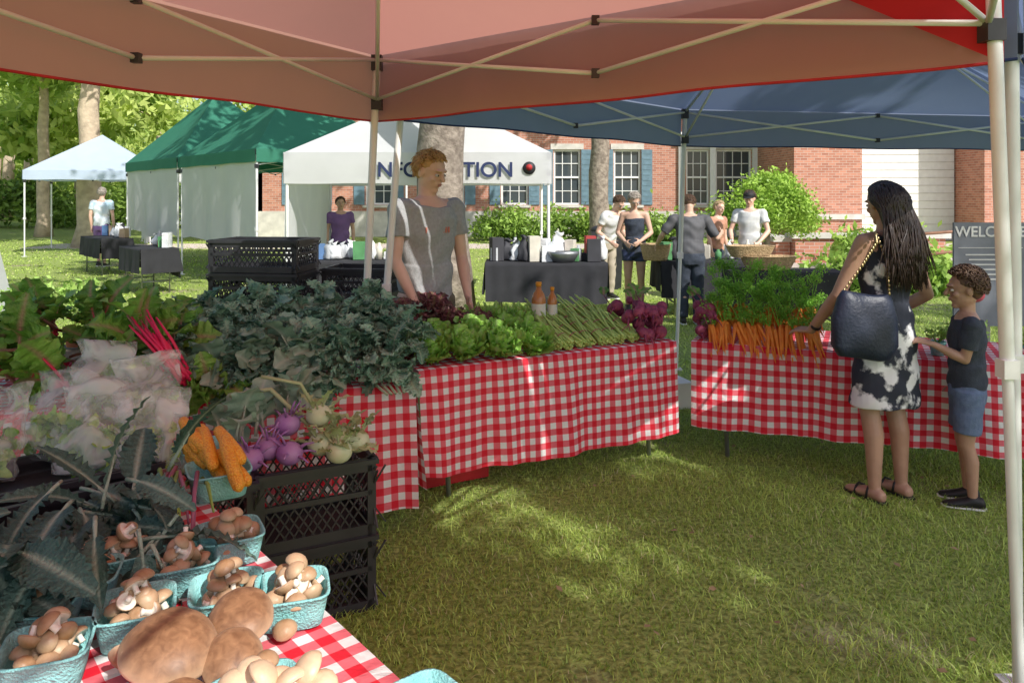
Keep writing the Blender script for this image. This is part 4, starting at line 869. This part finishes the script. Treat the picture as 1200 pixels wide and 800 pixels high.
        for f in an: b.loft([(f+V3(0,a,-.076),V3(1,0,0),V3(0,0,1),r,.011) for a,r in((-.092,.02),(-.07,.042),(.0,.047),(.08,.053),(.15,.056),(.20,.04),(.215,.02))],16)
        b.obj('soles',[WPAINT],e)
    def scalp():
        while 1:
            v=nrm(rv(1)); 
            if v[2]<-.45: continue
            if v[1]>.15 and v[2]<.45+.35*v[1]: continue
            if abs(v[0])>.6 and v[2]<.0 and v[1]>-.25: continue
            return v
    b=MB(); b.ell(hf(0,-.020,.044),V3(.080,.092,.084)*K,18,0,Rh); b.ell(hf(0,-.042,.01),V3(.074,.066,.075)*K,16,0,Rh); remesh(b,'hair_base',[hairm],max(vox,.007),e,1)
    b=MB(); C0=V3(0,-.012,.035)
    if hair in('short','pony'):
        for i in range(900):
            v=scalp(); p=C0+v*V3(.080,.098,.090); t=V3(v[0]*.3,.6 if v[2]>.5 else -.2,-.3-.5*(v[2]<.5))+rv(.35); t=nrm(t-v*np.dot(t,v)*.8); L=R.uniform(.03,.05)
            if v[1]>.1: L*=.7
            b.tube([hf(*p),hf(*(p+t*L*.5+v*.010)),hf(*(p+t*L+v*.006))],[.0035,.003,.001],4,0)
    if hair=='curly':
        for i in range(420):
            v=scalp(); p=C0+v*V3(.084,.10,.096); r=R.uniform(.010,.016); u=nrm(np.cross(v,rv(1))); w=np.cross(v,u); pts=[hf(*(p+u*r*math.cos(a)+w*r*math.sin(a)+v*a*.004)) for a in np.linspace(0,7,9)]; b.tube(pts,.0045,4,0)
    if hair=='pony':
        for i in range(60):
            o=rv(.010); b.tube([hf(*(V3(0,-.11,.05)+o)),hf(*(V3(0,-.145,.02)+o*1.5)),hf(*(V3(0,-.14,-.06)+o*1.7)),hf(*(V3(0,-.12,-.13)+o*.6))],[.006,.006,.005,.002],4,0)
    if hair=='long':
        for i in range(900):
            v=scalp()
            if v[1]>.35: v[1]*=.6; v=nrm(v)
            p=hf(*(C0+v*V3(.086,.104,.094))); out=Rh@v
            side=R.gauss(0,.062)+v[0]*.05+.025; back=-.155-.035*R.random()+.02*abs(side)/.1
            end=V3(side,back,R.uniform(1.16,1.34)); mid=hf(*(V3(v[0]*.12,-.13-.02*R.random(),-.05))); wv=R.uniform(0,6); pts=[]
            for t in np.linspace(0,1,12):
                q=p*(1-t)**2+2*mid*t*(1-t)+end*t*t
                if t<.3: q=q+out*.022*math.sin(t/.3*math.pi)
                q=q+V3(.010*math.sin(t*13+wv),.006*math.cos(t*12+wv),0)*t; pts.append(q)
            b.tube(pts,[.0055]*8+[.005,.004,.003,.001],4,0)
    if b.n: b.obj('hair_strands',[hairm],e)
    if cap is not None:
        b=MB(); b.ell(hf(0,-.01,.06),V3(.088,.105,.075)*K,18,0,Rh); b.ell(hf(0,.11,.055),V3(.065,.06,.008)*K,16,0,Rh); b.obj('cap',[cap],e)
    return e
SK1=mat('skin_fair',(.80,.52,.40),(.74,.44,.33),scale=12,rough=.5); SK2=mat('skin_brown',(.52,.31,.22),(.45,.26,.18),scale=12,rough=.45); SK3=mat('skin_tan',(.66,.43,.32),(.6,.37,.27),scale=12,rough=.5)
GREYT=mat('grey_tshirt',(.42,.43,.44),(.35,.36,.37),scale=60,rough=.9,bump=.3,bs=200); NAVY=mat('navy_cotton',(.035,.045,.065),(.05,.062,.09),scale=20,rough=.85,bump=.3,bs=100)
DENIM=mat('blue_shorts',(.16,.22,.36),(.12,.17,.29),scale=20,rough=.85,bump=.3,bs=100); BLKS=mat('black_leather',(.02,.019,.019),rough=.5)
HGIN=mat('ginger_hair',(.70,.40,.16),(.5,.26,.09),scale=40,rough=.5); HBLK=mat('black_hair',(.025,.016,.014),(.055,.034,.027),scale=30,rough=.35); HBRN=mat('brown_hair',(.17,.095,.055),(.08,.045,.03),scale=40,rough=.5); HBLO=mat('blond_hair',(.68,.52,.32),(.52,.38,.2),scale=40,rough=.5); HGRY=mat('grey_hair',(.5,.44,.38),(.35,.31,.27),scale=40,rough=.5)
TIE=mat('tie_dye',(.85,.85,.87),(.03,.035,.055),scale=7.5,rough=.85,contrast=(.49,.55),detail=5)
man=person('man_vendor',(-.56,4.95),(.62,-.78),1.92,SK1,GREYT,mat('khaki',(.2,.17,.12)),BLKS,HGIN,'short',el=((-.232,.04,1.13),(.228,.05,1.13)),wr=((-.19,.17,.91),(.18,.18,.91)),local=True,hy=.30,hp=.28,vox=.0075,lean=.06,curl=.3)
mb=MB(); 
for i in range(9):
    x=-.075+.019*i; mb.box((x,.137+.0-.0,1.30+.0),(.011,.004,.034),0,rotx(.03))
    if i%2: mb.box((x,.139,1.30),(.015,.004,.008),0)
mb.obj('chest_print',[mat('orange_print',(.6,.22,.16))],man)
wo=person('woman_shopper',(2.04,4.2),(-.38,.93),1.71,SK2,TIE,NAVY,BLKS,HBLK,'long',el=((1.78,4.20,1.10),(2.33,4.31,1.09)),wr=((1.715,4.40,.875),(2.22,4.52,.95)),fem=True,dress=True,sandal=True,vox=.007,hy=-.1,hp=.22,hn=((-.1,-.3,1),(0,-.3,1)),curl=.35,step=.0)
mb=MB(); mb.loft([(np.array(a),V3(1,0,0),V3(0,1,0),.029,.026) for a in((0,0,-.008),(0,0,.008))],16,0); o=mb.obj('wrist_watch',[BLKS])
o.location=(1.728,4.366,.90); o.rotation_euler=Vector((-.06,.2,-.225)).to_track_quat('Z','Y').to_euler()
bag=empty('shoulder_bag',(1.85,4.03,1.0)); mb=MB(); Rb=rotz(.12)
rg=[]
for z,w,t in((-.21,.10,.035),(-.20,.15,.06),(-.14,.185,.075),(0,.175,.065),(.08,.15,.05),(.12,.13,.035),(.125,.12,.028)): rg.append((V3(0,0,z),Rb[:,0],Rb[:,1],w,t))
mb.loft(rg,28,0,p=.85); v=mb.V[0]; mb.V[0]=v+np.stack([0*v[:,0],.010*np.sin(v[:,0]*28+v[:,2]*17),.035*(np.abs(v[:,0])/.18)**2*(v[:,2]>.05)-.012*np.sin(v[:,0]*14)],1); mb.obj('body',[mat('navy_leather',(.014,.02,.045),(.022,.03,.06),scale=12,rough=.45,bump=.2)],bag)
mb=MB(); pts=[V3(-.12,0,.13),V3(-.02,-.02,.28),V3(.05,-.03,.40),V3(.085,.06,.455)]; 
for a,b2 in zip(pts[:-1],pts[1:]):
    for i in range(8): p=a+(b2-a)*i/8; mb.ell(p,(.008,.005,.011),6,0,k=4)
for a,b2 in zip([V3(.13,0,.13),V3(.12,.0,.3)],[V3(.12,.0,.3),V3(.085,.06,.455)]):
    for i in range(8): p=a+(b2-a)*i/8; mb.ell(p,(.008,.005,.011),6,0,k=4)
mb.obj('chain_strap',[mat('brass',(.5,.38,.2),metal=.9,rough=.35)],bag)
person('boy',(2.43,4.1),(-.93,.36),1.2,SK2,NAVY,DENIM,BLKS,HBRN,'curly',el=((2.36,4.0,.79),None),wr=((2.225,4.06,.86),None),vox=.008,hs=1.28,blen=.78,sleeve=.7,hy=.1,hp=.1,hn=((0,-.4,1),None),build=1.05)
WT=mat('white_tshirt',(.85,.85,.85)); CH=mat('charcoal_tshirt',(.1,.1,.11)); PUR2=mat('purple_cloth',(.24,.13,.36))
person('woman_vendor',(1.74,10.9),(-.2,-.95),1.68,SK3,NAVY,mat('navy_shorts',(.05,.07,.16)),BLKS,HGRY,'pony',local=True,el=((-.24,.06,1.16),(.25,.0,1.15)),wr=((-.1,.25,1.05),(.12,.24,1.03)),tank=True,sleeve=0,blen=.4,fem=True,vox=.011,hp=.5,hy=.3,lean=.1)
person('charcoal_shirt_shopper',(2.28,9.8),(.1,.99),1.66,SK3,CH,NAVY,BLKS,HBRN,'short',local=True,el=((-.36,.1,1.2),(.36,.12,1.15)),wr=((-.42,.3,1.05),(.45,.3,1.2)),vox=.011,lean=.25,hp=.6,blen=2,sleeve=.9,build=1.1)
person('white_shirt_volunteer',(1.5,12.2),(.5,-.8),1.7,SK1,WT,mat('beige',(.55,.47,.37)),BLKS,HBRN,'short',local=True,el=((-.26,.1,1.1),(.26,.1,1.1)),wr=((-.2,.35,.95),(.2,.35,.95)),vox=.012,lean=.45,hp=.3,blen=2)
person('blond_child',(3.15,11.9),(.6,-.7),1.55,SK1,mat('orange_top',(.6,.3,.2)),NAVY,BLKS,HBLO,'short',vox=.012,hy=-.3,lean=.1)
person('man_in_cap',(3.5,11.3),(-.5,-.85),1.7,SK1,WT,DENIM,BLKS,HBRN,'short',local=True,el=((-.28,.05,1.15),(.28,.05,1.15)),wr=((-.18,.25,.98),(.2,.26,.98)),cap=mat('black_cap',(.02,.02,.025)),vox=.012,hp=.3)
person('purple_shirt_volunteer',(-2.95,13.2),(.3,-.9),1.6,SK3,PUR2,NAVY,BLKS,HBRN,'short',vox=.013,blen=2)
person('walking_visitor',(-9.4,17.6),(-.1,1),1.8,SK1,mat('pale_tie_dye',(.85,.87,.9),(.45,.65,.8),scale=5),PUR2,BLKS,HGRY,'short',vox=.013,blen=.85,step=.08)
person('distant_vendor',(-9.9,21.6),(.3,-1),1.65,SK1,mat('pink_top',(.6,.4,.36)),NAVY,BLKS,HBRN,'short',vox=.014)
# ------------------------------------------------------------ light, sky, camera
w=bpy.data.worlds.new('World'); sc.world=w; w.use_nodes=True; t=w.node_tree; bg=t.nodes['Background']
sx,sy=.62,-.785
sk=t.nodes.new('ShaderNodeTexSky'); sk.sky_type='NISHITA'; sk.sun_disc=False; el=math.radians(42); sk.sun_elevation=el; sk.sun_rotation=math.atan2(sx,sy); sk.dust_density=2.0; sk.air_density=1.0
t.links.new(sk.outputs[0],bg.inputs[0]); bg.inputs[1].default_value=.15
sd=Vector((sx*math.cos(el),sy*math.cos(el),math.sin(el)))
li=bpy.data.lights.new('sun','SUN'); li.energy=5; li.angle=math.radians(.5); li.color=(1,.97,.90)
lo=bpy.data.objects.new('sun',li); lo.rotation_euler=sd.to_track_quat('Z','Y').to_euler(); lo.location=(10,-8,12); sc.collection.objects.link(lo)
cam=bpy.data.cameras.new('camera'); cam.lens=27; cam.shift_y=-172/1200; cam.clip_end=900; cam.clip_start=.02
co=bpy.data.objects.new('camera',cam); co.location=(0,0,H); co.rotation_euler=(math.pi/2,0,0); sc.collection.objects.link(co); sc.camera=co
sc.view_settings.view_transform='Standard'; sc.view_settings.look='None'; sc.view_settings.exposure=0
